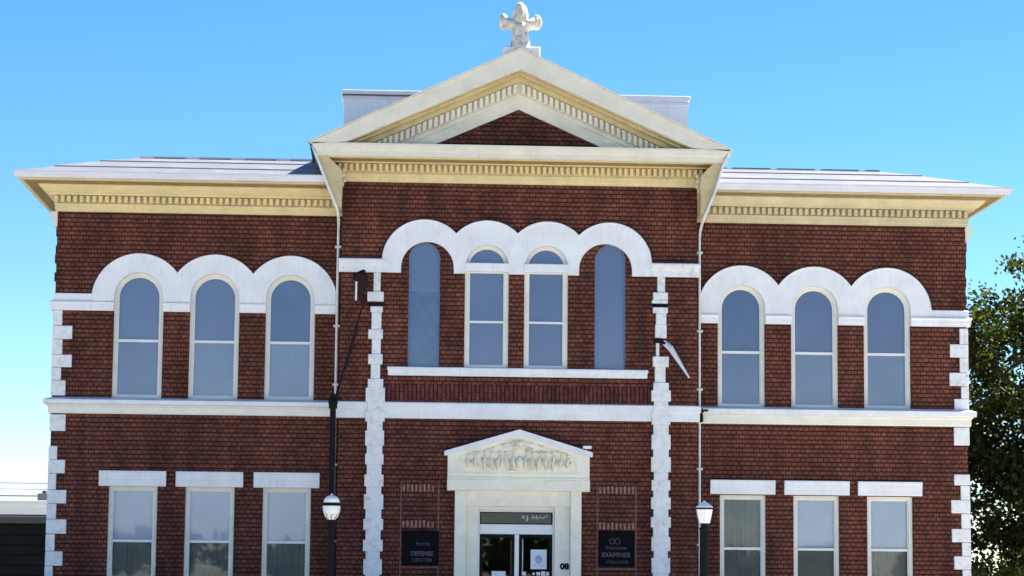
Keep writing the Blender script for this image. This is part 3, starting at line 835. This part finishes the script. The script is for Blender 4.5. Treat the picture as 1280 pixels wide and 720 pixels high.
# carved relief: figures, foliage and a central mask
bm = nb(); rr = random.Random(11)
def blob(x, z, rx, rz, ry=0.05, rot=0):
    ry = ry*1.9
    mt = Matrix.Translation((x, sy, z)) @ Matrix.Rotation(rot, 4, 'Y') @ Matrix.Diagonal((rx, ry, rz, 1))
    bmesh.ops.create_icosphere(bm, subdivisions=2, radius=1, matrix=mt)
for k, x in enumerate((-1.22, -1.05, -0.83, -0.66, -0.50, -0.30, -0.14, 0.14, 0.30, 0.46, 0.62, 0.80, 0.98, 1.14)):
    h = 0.13 if abs(x) > 0.95 else 0.20
    zc = 4.10
    blob(x, zc, 0.042, h, 0.06, rr.uniform(-.2, .2)); blob(x+rr.uniform(-.02, .02), zc+h+0.03, 0.04, 0.045, 0.06)
    blob(x+0.05, zc-0.02, 0.02, h*0.6, 0.05, rr.uniform(-.7, .7)); blob(x-0.045, zc+0.02, 0.018, h*0.55, 0.05, rr.uniform(-.7, .7))
for k in range(46):
    x = rr.uniform(-1.25, 1.2); zt = 4.66-0.30*abs(x); zlo = 4.30
    if zt < zlo+0.02: continue
    blob(x, rr.uniform(zlo, zt), rr.uniform(.018, .05), rr.uniform(.015, .04), 0.05, rr.uniform(0, 3))
blob(0, 4.56, 0.10, 0.09, 0.09); blob(-0.01, 4.47, 0.17, 0.05, 0.07); blob(0, 4.12, 0.10, 0.15, 0.08)
extrude_poly(bm, [(-0.24, 3.92), (0.22, 3.92), (0.06, 4.16), (-0.07, 4.16)], sy-0.05, sy+0.02)
link('carved_relief', bm, 'reliefstone', sur, smooth=True)
bm = nb()
ring(bm, [(-1.42, 3.83), (-1.42, 4.22), (-0.01, 4.645), (1.39, 4.22), (1.39, 3.83)], [(-1.38, 3.86), (-1.38, 4.19), (-0.01, 4.60), (1.35, 4.19), (1.35, 3.86)], sy-0.03, sy+0.02)
link('relief_border', bm, 'stone', sur)

# door frame, transom light and two dark leaves
dy = BY+0.20
bm = nb()
ring(bm, rect(-0.953, 0.863, 0.16, 2.998), rect(-0.905, 0.825, 0.165, 2.955), dy, dy+0.12)
box(bm, -0.904, 0.824, dy-0.01, dy+0.11, 2.43, 2.665, 0.008)
box(bm, -0.075, 0.03, dy-0.005, dy+0.11, 0.166, 2.429, 0.006)
link('door_frame', bm, 'alu', bld)
bm = nb(); ring(bm, rect(-0.90, 0.82, 2.668, 2.953), rect(-0.875, 0.795, 2.69, 2.93), dy+0.02, dy+0.07); tr = link('transom_window', bm, 'black', bld)
bm = nb(); box(bm, -0.88, 0.80, dy+0.045, dy+0.051, 2.685, 2.935); link('pane', bm, M['darkglass'], tr)
bm = nb(); box(bm, -0.90, 0.82, dy+0.4, dy+0.41, 2.60, 3.0); link('room_shade', bm, 'dark', tr)
bm = nb(); box(bm, -0.86, -0.20, dy+0.20, dy+0.21, 2.66, 2.95); link('paper_backing', bm, 'curtain', tr)
bm = nb()   # looping white script drawn on the transom
for (x0, pts) in ((0.10, [(0, .10), (.03, .16), (.06, .14), (.03, .08)]), (0.19, [(0, .12), (.03, .15), (.05, .09), (.02, .02), (.0, .06), (.05, .10)]),
                  (0.32, [(0, .08), (.04, .17), (.06, .09), (.10, .12), (.14, .17), (.12, .08), (.18, .10), (.22, .14), (.25, .09), (.32, .13), (.39, .17)])):
    tube(bm, [(x0+a, dy+0.04, 2.715+b) for a, b in pts], 0.009, 6)
link('script_lettering', bm, 'paper', tr, smooth=True)
for s, x0, x1 in ((-1, -0.90, -0.078), (1, 0.033, 0.82)):
    bm = nb(); ring(bm, rect(x0, x1, 0.17, 2.425), rect(x0+0.07, x1-0.07, 0.40, 2.35), dy+0.02, dy+0.07)
    d = link('door', bm, 'door', bld)
    bm = nb(); box(bm, x0+0.065, x1-0.065, dy+0.04, dy+0.046, 0.39, 2.36); link('pane', bm, M['darkglass'], d)
    bm = nb(); box(bm, x0, x1, dy+0.45, dy+0.46, 0.1, 2.45); link('room_shade', bm, 'dark', d)
    hx = -0.16 if s < 0 else 0.115
    bm = nb()
    if s > 0:
        tube(bm, [(hx, dy+0.02, 2.33), (hx, dy-0.045, 2.31), (hx, dy-0.045, 1.58), (hx, dy+0.02, 1.56)], 0.012, 8)
    else:
        tube(bm, [(hx, dy+0.02, 2.28), (hx, dy-0.03, 2.26), (hx, dy-0.03, 1.40), (hx, dy+0.02, 1.38)], 0.010, 8)
    link('handle', bm, 'alu' if s > 0 else 'palemortar', d, smooth=True)
bm = nb(); box(bm, -0.94, 0.85, BY+0.05, BY+0.9, 0.0, 0.16, 0.01); link('door_step', bm, 'concrete', bld)

# row of pale stickers low on the right leaf
bm = nb()
for x, w_, h_ in ((0.10, .10, .09), (0.36, .05, .06), (0.45, .09, .08), (0.56, .10, .11), (0.68, .08, .09)):
    box(bm, x, x+w_, dy+0.028, dy+0.033, 1.50-h_*0.4, 1.50+h_*0.6)
o = link('door_stickers', bm, 'paper', d)

# framed header-brick panels above the plaques
for xa, xb in ((-2.79, -1.875), (1.855, 2.80)):
    bm = nb(); y0 = BY-0.012
    box(bm, xa, xa+0.03, y0, BY+0.01, 1.2, 3.60); box(bm, xb-0.03, xb, y0, BY+0.01, 1.2, 3.60)
    box(bm, xa+0.031, xb-0.031, y0, BY+0.01, 1.62, 1.655)
    pn = link('brick_panel', bm, 'palemortar', bld)
    for z0, z1 in ((3.40, 3.58), (2.57, 2.73)):
        bm = nb(); x = xa+0.05
        while x < xb-0.09:
            box(bm, x, x+0.055, BY-0.02+random.uniform(-.004, .004), BY+0.01, z0+random.uniform(-.01, .01), z1+random.uniform(-.02, .01), 0.008); x += 0.098
        link('header_course', bm, 'palebrick', pn)

# small white floodlight on the right shoulder of the pediment
bm = nb(); box(bm, 1.50, 1.70, BY-0.30, BY-0.12, 4.45, 4.52, 0.012); bar(bm, (1.6, BY-0.14, 4.47), (1.6, BY+0.02, 4.44), 0.02)
tag(link('wall_light', bm, 'lampglass'), 'small white floodlight on the brick above the right shoulder of the door pediment', 'light')

# ------------------------------------------------------------------ plaques, notices, number
def text(body, size, x, y, z, mat, parent, sx=1.0, ext=0.003, bold=0.0):
    cu = bpy.data.curves.new('lettering', 'FONT'); cu.body = body; cu.size = size; cu.extrude = ext; cu.offset = bold
    cu.align_x = 'CENTER'; cu.align_y = 'CENTER'
    o = bpy.data.objects.new('lettering', cu); COL.objects.link(o); cu.materials.append(M[mat])
    me = bpy.data.meshes.new_from_object(o.evaluated_get(bpy.context.evaluated_depsgraph_get()))
    bpy.data.objects.remove(o); bpy.data.curves.remove(cu)
    me.transform(Matrix.Translation((x, y, z)) @ Matrix.Rotation(R(90), 4, 'X') @ Matrix.Diagonal((sx, 1, 1, 1)))
    o = bpy.data.objects.new('lettering', me); COL.objects.link(o); o.parent = parent
    if not me.materials: me.materials.append(M[mat])
    return o
t = thing('wall_sign', 'black plaque with three lines of grey lettering, left of the stone doorway', 'sign', (-2.30, BY-0.03, 2.085))
bm = nb(); box(bm, -0.425, 0.425, -0.02, 0.028, -0.405, 0.405, 0.008); link('panel', bm, 'sign', t)
text('Family', 0.115, 0.06, -0.024, 0.10, 'letter', t, 1.2)
text('DEFENSE', 0.145, 0.03, -0.024, -0.135, 'letter', t, 0.92, bold=0.004)
text('CENTER', 0.12, 0.03, -0.024, -0.285, 'letter', t, 1.1)
t = thing('wall_sign', 'black plaque with a double ring emblem over grey lettering, right of the stone doorway', 'sign', (2.325, BY-0.03, 2.11))
bm = nb(); box(bm, -0.425, 0.425, -0.02, 0.028, -0.41, 0.41, 0.008); link('panel', bm, 'sign', t)
bm = nb()
for cx in (-0.11, 0.02):
    pts = [(cx+0.058*math.cos(a), -0.024, 0.175+0.065*math.sin(a)) for a in [2*math.pi*k/20 for k in range(21)]]
    tube(bm, pts, 0.010, 6)
link('ring_emblem', bm, 'letter', t)
text('Fremont', 0.115, 0.0, -0.024, 0.02, 'letter', t, 1.25)
text('EXAMINER', 0.15, -0.01, -0.024, -0.145, 'letter', t, 0.95, bold=0.003)
text('COLLEGE', 0.095, 0.02, -0.024, -0.315, 'letter', t, 1.3)

def notice(label, x0, x1, z0, z1):
    t = thing('paper_notice', label, 'notice', ((x0+x1)/2, dy+0.018, (z0+z1)/2))
    w2, h2 = (x1-x0)/2, (z1-z0)/2
    bm = nb(); box(bm, -w2, w2, -0.002, 0.002, -h2, h2); link('sheet', bm, 'paper', t)
    bm = nb(); lathe(bm, [(w2*0.45, 0), (w2*0.45, 0.001)], 14)
    for v in bm.verts: v.co = Vector((v.co.x, -0.0035-v.co.z, v.co.y*1.2))
    for k in range(3): box(bm, -w2*0.6, w2*0.6, -0.004, -0.003, -h2*0.72-k*0.0+k*h2*0.09, -h2*0.70+k*h2*0.09)
    link('print', bm, 'paperink', t)
notice('white paper notice with a grey-blue drawing, taped to the right door leaf', 0.31, 0.69, 1.615, 2.075)
notice('white paper notice low on the left door leaf, showing only its top edge', -0.61, -0.28, 1.12, 1.56)
t = thing('house_number', 'small black digits 08 on the cream stone beside the right door leaf', 'number', (1.10, BY+0.028, 1.68))
text('08', 0.185, 0, -0.006, 0, 'black', t, 1.1, 0.005, 0.012)

# ------------------------------------------------------------------ street lamps and flagpoles
def street_lamp(x, y, label, kind, top):
    t = thing('street_lamp', label, 'street lamp', (x, y, 0), 'street lamps before the entrance')
    zb = top
    bm = nb()
    lathe(bm, [(0.20, 0), (0.20, 0.12), (0.15, 0.18), (0.14, 0.55), (0.10, 0.62), (0.085 if kind == 0 else 0.105, 0.8), (0.078 if kind == 0 else 0.10, zb-0.16), (0.11, zb-0.13), (0.11, zb-0.10), (0.075, zb-0.08), (0.09, zb)], 16)
    link('post', bm, 'black', t, smooth=False)
    if kind == 0:
        bm = nb(); lathe(bm, [(0.09, zb), (0.15, zb+0.08), (0.19, zb+0.19), (0.20, zb+0.29), (0.195, zb+0.305)], 24); link('globe', bm, 'lampglass', t, smooth=True)
        bm = nb(); lathe(bm, [(0.20, zb+0.306), (0.205, zb+0.335), (0.20, zb+0.37)], 24); link('band', bm, 'black', t)
        bm = nb(); lathe(bm, [(0.185, zb+0.371), (0.165, zb+0.45), (0.12, zb+0.505), (0.05, zb+0.53), (0.03, zb+0.55), (0.012, zb+0.58)], 24); link('cap', bm, 'lampglass', t, smooth=True)
        bm = nb()
        for k in range(8):
            a = 2*math.pi*k/8; tube(bm, [(0.095*math.cos(a), 0.095*math.sin(a), zb), (0.165*math.cos(a), 0.165*math.sin(a), zb+0.10), (0.17*math.cos(a+.3), 0.17*math.sin(a+.3), zb+0.12)], 0.006, 5)
        link('cage', bm, 'black', t)
    else:
        bm = nb(); lathe(bm, [(0.13, zb), (0.155, zb+0.10), (0.20, zb+0.30), (0.195, zb+0.305)], 6); link('globe', bm, 'lampglass', t)
        bm = nb(); lathe(bm, [(0.20, zb+0.306), (0.205, zb+0.345)], 6); link('band', bm, 'black', t)
        bm = nb(); lathe(bm, [(0.205, zb+0.346), (0.20, zb+0.365), (0.10, zb+0.44), (0.05, zb+0.47), (0.02, zb+0.50)], 6); link('cap', bm, 'lampglass', t)
    return t
street_lamp(-4.32, -4.0, 'black street lamp with a rounded white acorn globe, left of the entrance', 0, 2.65)
street_lamp(3.92, -4.0, 'black street lamp with a tapered six-sided white lantern, right of the entrance', 1, 2.66)

t = thing('flagpole', 'dark standpipe with a clamp and a slanted staff and furled flag, behind the left lamp', 'flagpole', (-4.40, -0.95, 0))
bm = nb(); bar(bm, (0, 0, 0), (0, 0, 5.42), 0.075, 0.07, 14); link('pole', bm, 'black', t)
bm = nb(); box(bm, -0.11, 0.11, -0.11, 0.11, 5.40, 5.50, 0.015); box(bm, -0.18, 0.18, -0.07, 0.07, 5.50, 5.55, 0.012); box(bm, -0.07, 0.10, -0.08, 0.08, 5.551, 5.64, 0.015); bar(bm, (0, 0, 5.3), (0, 0, 5.4), 0.10); link('clamp', bm, 'black', t)
bm = nb(); bar(bm, (0.06, 0, 5.58), (0.62, -0.02, 7.62), 0.026, 0.02, 8); bar(bm, (0.22, 0.06, 6.0), (0.56, 0.05, 7.25), 0.012, 0.012, 6); link('staff', bm, 'black', t)
tip = Vector((0.68, -0.03, 7.9))
bm = nb()
tube(bm, [(0.55, -0.02, 8.52), (0.60, -0.03, 8.40), (0.66, -0.05, 8.25), (0.60, -0.05, 8.10), (0.63, -0.03, 7.98), (0.70, -0.03, 7.86), (0.62, -0.02, 7.62)], [0.16, 0.19, 0.15, 0.12, 0.07, 0.05, 0.025], 9)
for v in bm.verts:
    v.co += Vector((noise.noise(v.co*7)*0.07, noise.noise(v.co*9+Vector((5, 0, 0)))*0.03, noise.noise(v.co*6+Vector((0, 9, 0)))*0.05))
    v.co.y = -0.03+(v.co.y+0.03)*0.45
link('furled_flag', bm, 'flagcloth', t, smooth=True)
bm = nb(); bar(bm, (0.50, -0.05, 8.30), (0.49, -0.05, 7.85), 0.03, 0.022, 8); link('halyard_weight', bm, 'rough_white', t)

t = thing('flagpole', 'short white tapered staff slanting down from its socket on the right pilaster', 'flagpole', (3.42, BY-0.12, 7.0))
bm = nb(); bar(bm, (0.02, 0.03, 0.02), (0.16, -0.12, -0.14), 0.062, 0.075, 12); bar(bm, (0.16, -0.12, -0.14), (0.56, -0.45, -0.86), 0.068, 0.018, 12); link('staff', bm, 'rough_white', t, smooth=False)
bm = nb(); box(bm, -0.22, -0.06, 0.0, 0.11, -0.0, 0.12, 0.02); bar(bm, (-0.08, 0.0, 0.04), (0.08, -0.06, -0.04), 0.035); link('socket', bm, 'black', t)
t = thing('pipe_clamp', 'black iron clamp around the white downspout, right of the entrance bay', 'clamp', (4.325, -0.16, 5.36))
bm = nb(); lathe(bm, [(0.065, -0.22), (0.09, -0.2), (0.09, -0.05), (0.07, 0.0), (0.11, 0.02), (0.11, 0.07)], 12); link('collar', bm, 'black', t)
bm = nb(); box(bm, -0.27, -0.085, -0.2, -0.14, 0.02, 0.09, 0.01); box(bm, 0.085, 0.19, -0.18, -0.12, 0.03, 0.08, 0.01); box(bm, -0.07, 0.07, -0.19, -0.10, 0.0, 0.09, 0.01); link('lug', bm, 'black', t)

# ------------------------------------------------------------------ vegetation
def leaf_mesh(name, centers, mat, parent, size, n_per, spread, seed):
    rnd = random.Random(seed); V = []; F = []
    for (c, rad) in centers:
        for k in range(n_per):
            d = Vector((rnd.gauss(0, 1), rnd.gauss(0, 1), rnd.gauss(0, 1)*0.8))
            p = c+d*rad*spread
            s = size*rnd.uniform(0.6, 1.35)
            a = Vector((rnd.gauss(0, 1), rnd.gauss(0, 1), rnd.gauss(0, 0.7))).normalized()
            b = a.orthogonal().normalized(); b = (Matrix.Rotation(rnd.uniform(0, 6.28), 3, a) @ b)
            nrm = a.cross(b)
            i = len(V)
            V += [p-a*s*0.5, p+b*s*0.32+nrm*s*0.08, p+a*s*0.55, p-b*s*0.32+nrm*s*0.08]
            F += [(i, i+1, i+2), (i, i+2, i+3)]
    me = bpy.data.meshes.new(name); me.from_pydata([v[:] for v in V], [], F); me.materials.append(M[mat])
    o = bpy.data.objects.new(name, me); COL.objects.link(o); o.parent = parent
    return o

t = thing('tree', 'tall leafy tree with sunlit top beside the right corner of the brick building', 'tree', (14.3, 4.2, 0))
bm = nb(); rnd = random.Random(4)
tube(bm, [(0, 0, 0), (0.05, 0, 0.8), (-0.05, 0.05, 2.0), (0.05, 0, 3.4), (0.0, 0, 5.2), (0.1, 0.1, 7.2)], [0.34, 0.25, 0.21, 0.17, 0.11, 0.04], 12)
limbs = []
for k in range(16):
    z0 = rnd.uniform(1.2, 6.2); a = rnd.uniform(0, 6.28) if k % 3 else rnd.uniform(2.4, 3.9); ln = rnd.uniform(1.6, 2.9)
    p0 = Vector((0, 0, z0)); p2 = p0+Vector((math.cos(a)*ln, math.sin(a)*ln, ln*rnd.uniform(0.25, 0.8)))
    pm = (p0+p2)/2+Vector((0, 0, -0.15)); tube(bm, [p0, pm, p2], [0.085, 0.05, 0.012], 6); limbs += [(pm+p2)/2, p2]
link('trunk', bm, 'bark', t, smooth=True)
cs = []
k = 0
while len(cs) < 820:
    k += 1
    d = Vector((rnd.uniform(-1, 1), rnd.uniform(-1, 1), rnd.uniform(-1, 1)))
    if d.x*d.x+d.y*d.y+d.z**4 > 1: continue
    if d.length < 0.35 and rnd.random() < 0.6: continue
    wob = 0.90+0.20*noise.noise(d.normalized()*2.3+Vector((3, 1, 8)))
    p = Vector((d.x*3.2*wob, d.y*2.7*wob, 5.1+d.z*5.3*wob))
    if noise.noise(p*0.85+Vector((11, 4, 2))) < -0.21: continue
    cs.append((p, rnd.uniform(0.22, 0.42)))
for p in limbs: cs.append((p, 0.35))
leaf_mesh('crown', cs, 'leaf', t, 0.15, 62, 0.60, 21)

t = thing('shrub', 'low yellow-green shrub at the foot of the tree, by the right building corner', 'shrub', (12.6, 2.4, 0))
cs = []
while len(cs) < 130:
    d = Vector((rnd.uniform(-1, 1), rnd.uniform(-1, 1), rnd.uniform(-1, 1)))
    if d.length > 1: continue
    cs.append((Vector((d.x*1.75, d.y*0.9, 1.12+d.z*1.0)), 0.2))
bm = nb()
for k in range(9):
    a = rnd.uniform(0, 6.28); tube(bm, [(0.1*math.cos(a), 0.1*math.sin(a), 0), (0.5*math.cos(a), 0.4*math.sin(a), 0.8), (1.0*math.cos(a), 0.6*math.sin(a), 1.5)], [0.03, 0.02, 0.006], 5)
link('stem', bm, 'bark', t)
leaf_mesh('foliage', cs, 'leaf2', t, 0.10, 70, 0.7, 33)

# ------------------------------------------------------------------ buildings beyond, wires
t = thing('shed', 'dark low building clad in horizontal metal siding beyond the left corner', 'building', (-22, 20, 0))
bm = nb(); z = 0.0
while z < 2.95:
    h = 0.32
    sweep(bm, [(-9, 9), (-9, 0), (8.15, 0), (8.15, 9)], [(0, z), (0.045, z+0.01), (0.02, z+h-0.03), (0.0, z+h-0.001)]); z += h
box(bm, -8.95, 8.1, 0.01, 9, 0, 3.0)
link('siding', bm, 'siding', t)
bm = nb(); sweep(bm, [(-9, 9), (-9, 0), (8.15, 0), (8.15, 9)], [(-0.3, 2.92), (0.06, 2.92), (0.08, 3.0), (0.08, 3.12), (0.05, 3.16), (-0.3, 3.16)]); link('coping', bm, 'coping', t)
bm = nb(); bar(bm, (6.35, -0.12, 0), (6.35, -0.12, 2.2), 0.06); link('downpipe', bm, 'coping', t)

t = thing('roof_haze', 'bright white low block for distant roofs and overexposed haze, seen over the dark shed', 'building', (-38, 62, 0))  # white block put in for overexposed haze and distant roofs
bm = nb(); box(bm, -26, 25, 0, 20, 0, 4.55); link('wall', bm, 'roof_haze', t)
bm = nb(); box(bm, -26.1, 25.1, -0.1, 20.1, 4.55, 4.78, 0.02); link('coping', bm, 'roof_haze', t)
bm = nb(); box(bm, 17.3, 17.9, 2, 2.8, 4.78, 5.2, 0.03); bar(bm, (17.6, 2.4, 5.2), (17.6, 2.4, 5.35), 0.12); link('roof_vent', bm, 'coping', t)

for z, r, lab in ((7.05, 0.035, 'upper thin power line crossing the sky left of the brick building'), (6.65, 0.03, 'middle thin power line crossing the sky left of the brick building'), (6.2, 0.055, 'lower thick power line above the white haze block')):
    bm = nb(); pts = []
    for k in range(41):
        u = -1+2*k/40; pts.append((-42+u*45, 102+u*3, z+0.9*(u*u)*0.35-0.05))
    tube(bm, pts, r, 6); tag(link('power_line', bm, 'wire'), lab, 'wire', 'power lines left of the building')

# treeline across the street behind the photographer, seen mirrored in the lower panes
V = []; F = []; rnd = random.Random(77)
for k in range(150):
    x = rnd.uniform(-130, 130); h = rnd.uniform(2.8, 5.3)+1.2*noise.noise(Vector((x*0.05, 0, 0)))
    yc = -175+rnd.uniform(-4, 4)
    for j in range(70):
        d = Vector((rnd.gauss(0, 1), rnd.gauss(0, 1), rnd.gauss(0, 1))).normalized()*rnd.uniform(.5, 1)
        p = Vector((x+d.x*h*0.5, yc+d.y*2, h*0.62+d.z*h*0.45)); s = rnd.uniform(0.5, 1.0)
        a = Vector((rnd.gauss(0, 1), rnd.gauss(0, 1), rnd.gauss(0, 1))).normalized(); b = a.orthogonal().normalized()
        i = len(V); V += [(p-a*s)[:], (p+b*s*.7)[:], (p+a*s)[:], (p-b*s*.7)[:]]; F.append((i, i+1, i+2, i+3))
me = bpy.data.meshes.new('treeline'); me.from_pydata(V, [], F); me.materials.append(M['bush_far'])
o = bpy.data.objects.new('treeline', me); COL.objects.link(o); o['kind'] = 'stuff'

# ------------------------------------------------------------------ ground
def sheet(name, x0, x1, y0, y1, z, mat):
    bm = nb(); v = [bm.verts.new(p) for p in ((x0, y0, z), (x1, y0, z), (x1, y1, z), (x0, y1, z))]; bm.faces.new(v)
    o = link(name, bm, mat); o['kind'] = 'structure'; return o
sheet('ground', -2500, 2500, -2500, 2500, -0.16, 'land')
sheet('lawn', -40, 40, 0.0, 40, -0.012, 'lawn')
bm = nb(); box(bm, -40, 40, -14, 0.0, -0.159, 0.0, 0.01); o = link('pavement', bm, 'concrete'); o['kind'] = 'structure'
bm = nb(); box(bm, -80, 80, -14.32, -14.003, -0.158, 0.0, 0.02); o = link('kerb', bm, 'concrete'); o['kind'] = 'structure'
sheet('road', -200, 200, -26, -14.34, -0.15, 'asphalt')
bm = nb()
for k in range(-12, 12):
    v = [bm.verts.new(p) for p in ((k*6, -20.25, -0.146), (k*6+3, -20.25, -0.146), (k*6+3, -20.12, -0.146), (k*6, -20.12, -0.146))]; bm.faces.new(v)
o = link('road_marking', bm, 'linepaint'); o['kind'] = 'structure'
sheet('bounce_ground', -60, 60, -80, -26.02, -0.15, 'concrete')  # unseen pale ground, added to bounce sunlight onto the facade

# ------------------------------------------------------------------ light
SUN_EL, SUN_AZ = 50.0, 56.0        # azimuth measured from +Y towards +X
world = bpy.data.worlds.new('World'); scene.world = world; world.use_nodes = True
nt = world.node_tree; N = nt.nodes; L = nt.links
bg = N['Background']
sky = N.new('ShaderNodeTexSky'); sky.sky_type = 'NISHITA'; sky.sun_disc = False
sky.sun_elevation = R(SUN_EL); sky.sun_rotation = R(SUN_AZ)
sky.altitude = 2000; sky.air_density = 1.0; sky.dust_density = 0.0; sky.ozone_density = 3.0
hsv = N.new('ShaderNodeHueSaturation'); hsv.inputs['Saturation'].default_value = 1.29
L.new(sky.outputs[0], hsv.inputs['Color']); L.new(hsv.outputs[0], bg.inputs['Color'])
bg.inputs['Strength'].default_value = 0.056
sl_ = bpy.data.lights.new('sun', 'SUN'); sl_.energy = 5.0; sl_.angle = R(0.53); sl_.color = (1.0, 0.94, 0.84)
so = bpy.data.objects.new('sun', sl_); COL.objects.link(so)
dirv = Vector((math.sin(R(SUN_AZ))*math.cos(R(SUN_EL)), math.cos(R(SUN_AZ))*math.cos(R(SUN_EL)), math.sin(R(SUN_EL))))
so.rotation_euler = dirv.to_track_quat('Z', 'Y').to_euler(); so.location = dirv*60

# ------------------------------------------------------------------ camera
cam = bpy.data.cameras.new('camera'); co = bpy.data.objects.new('camera', cam); COL.objects.link(co)
cam.sensor_width = 36; cam.lens = 82.603; cam.clip_end = 6000; cam.clip_start = 0.1
fw = Vector((0.05196408, 0.9915337, 0.11899858)); rt = Vector((0.99852531, -0.05346251, 0.00943236)); up = Vector((-0.01571446, -0.11833295, 0.99284962))
mw = Matrix((rt, up, -fw)).transposed().to_4x4(); mw.translation = Vector((-3.12, -56.0, 1.6))
co.matrix_world = mw
scene.camera = co
scene.view_settings.view_transform = 'Standard'; scene.view_settings.look = 'None'
scene.view_settings.exposure = 1.87; scene.view_settings.gamma = 1
scene.cycles.max_bounces = 8; scene.cycles.transparent_max_bounces = 12
scene.cycles.use_denoising = True
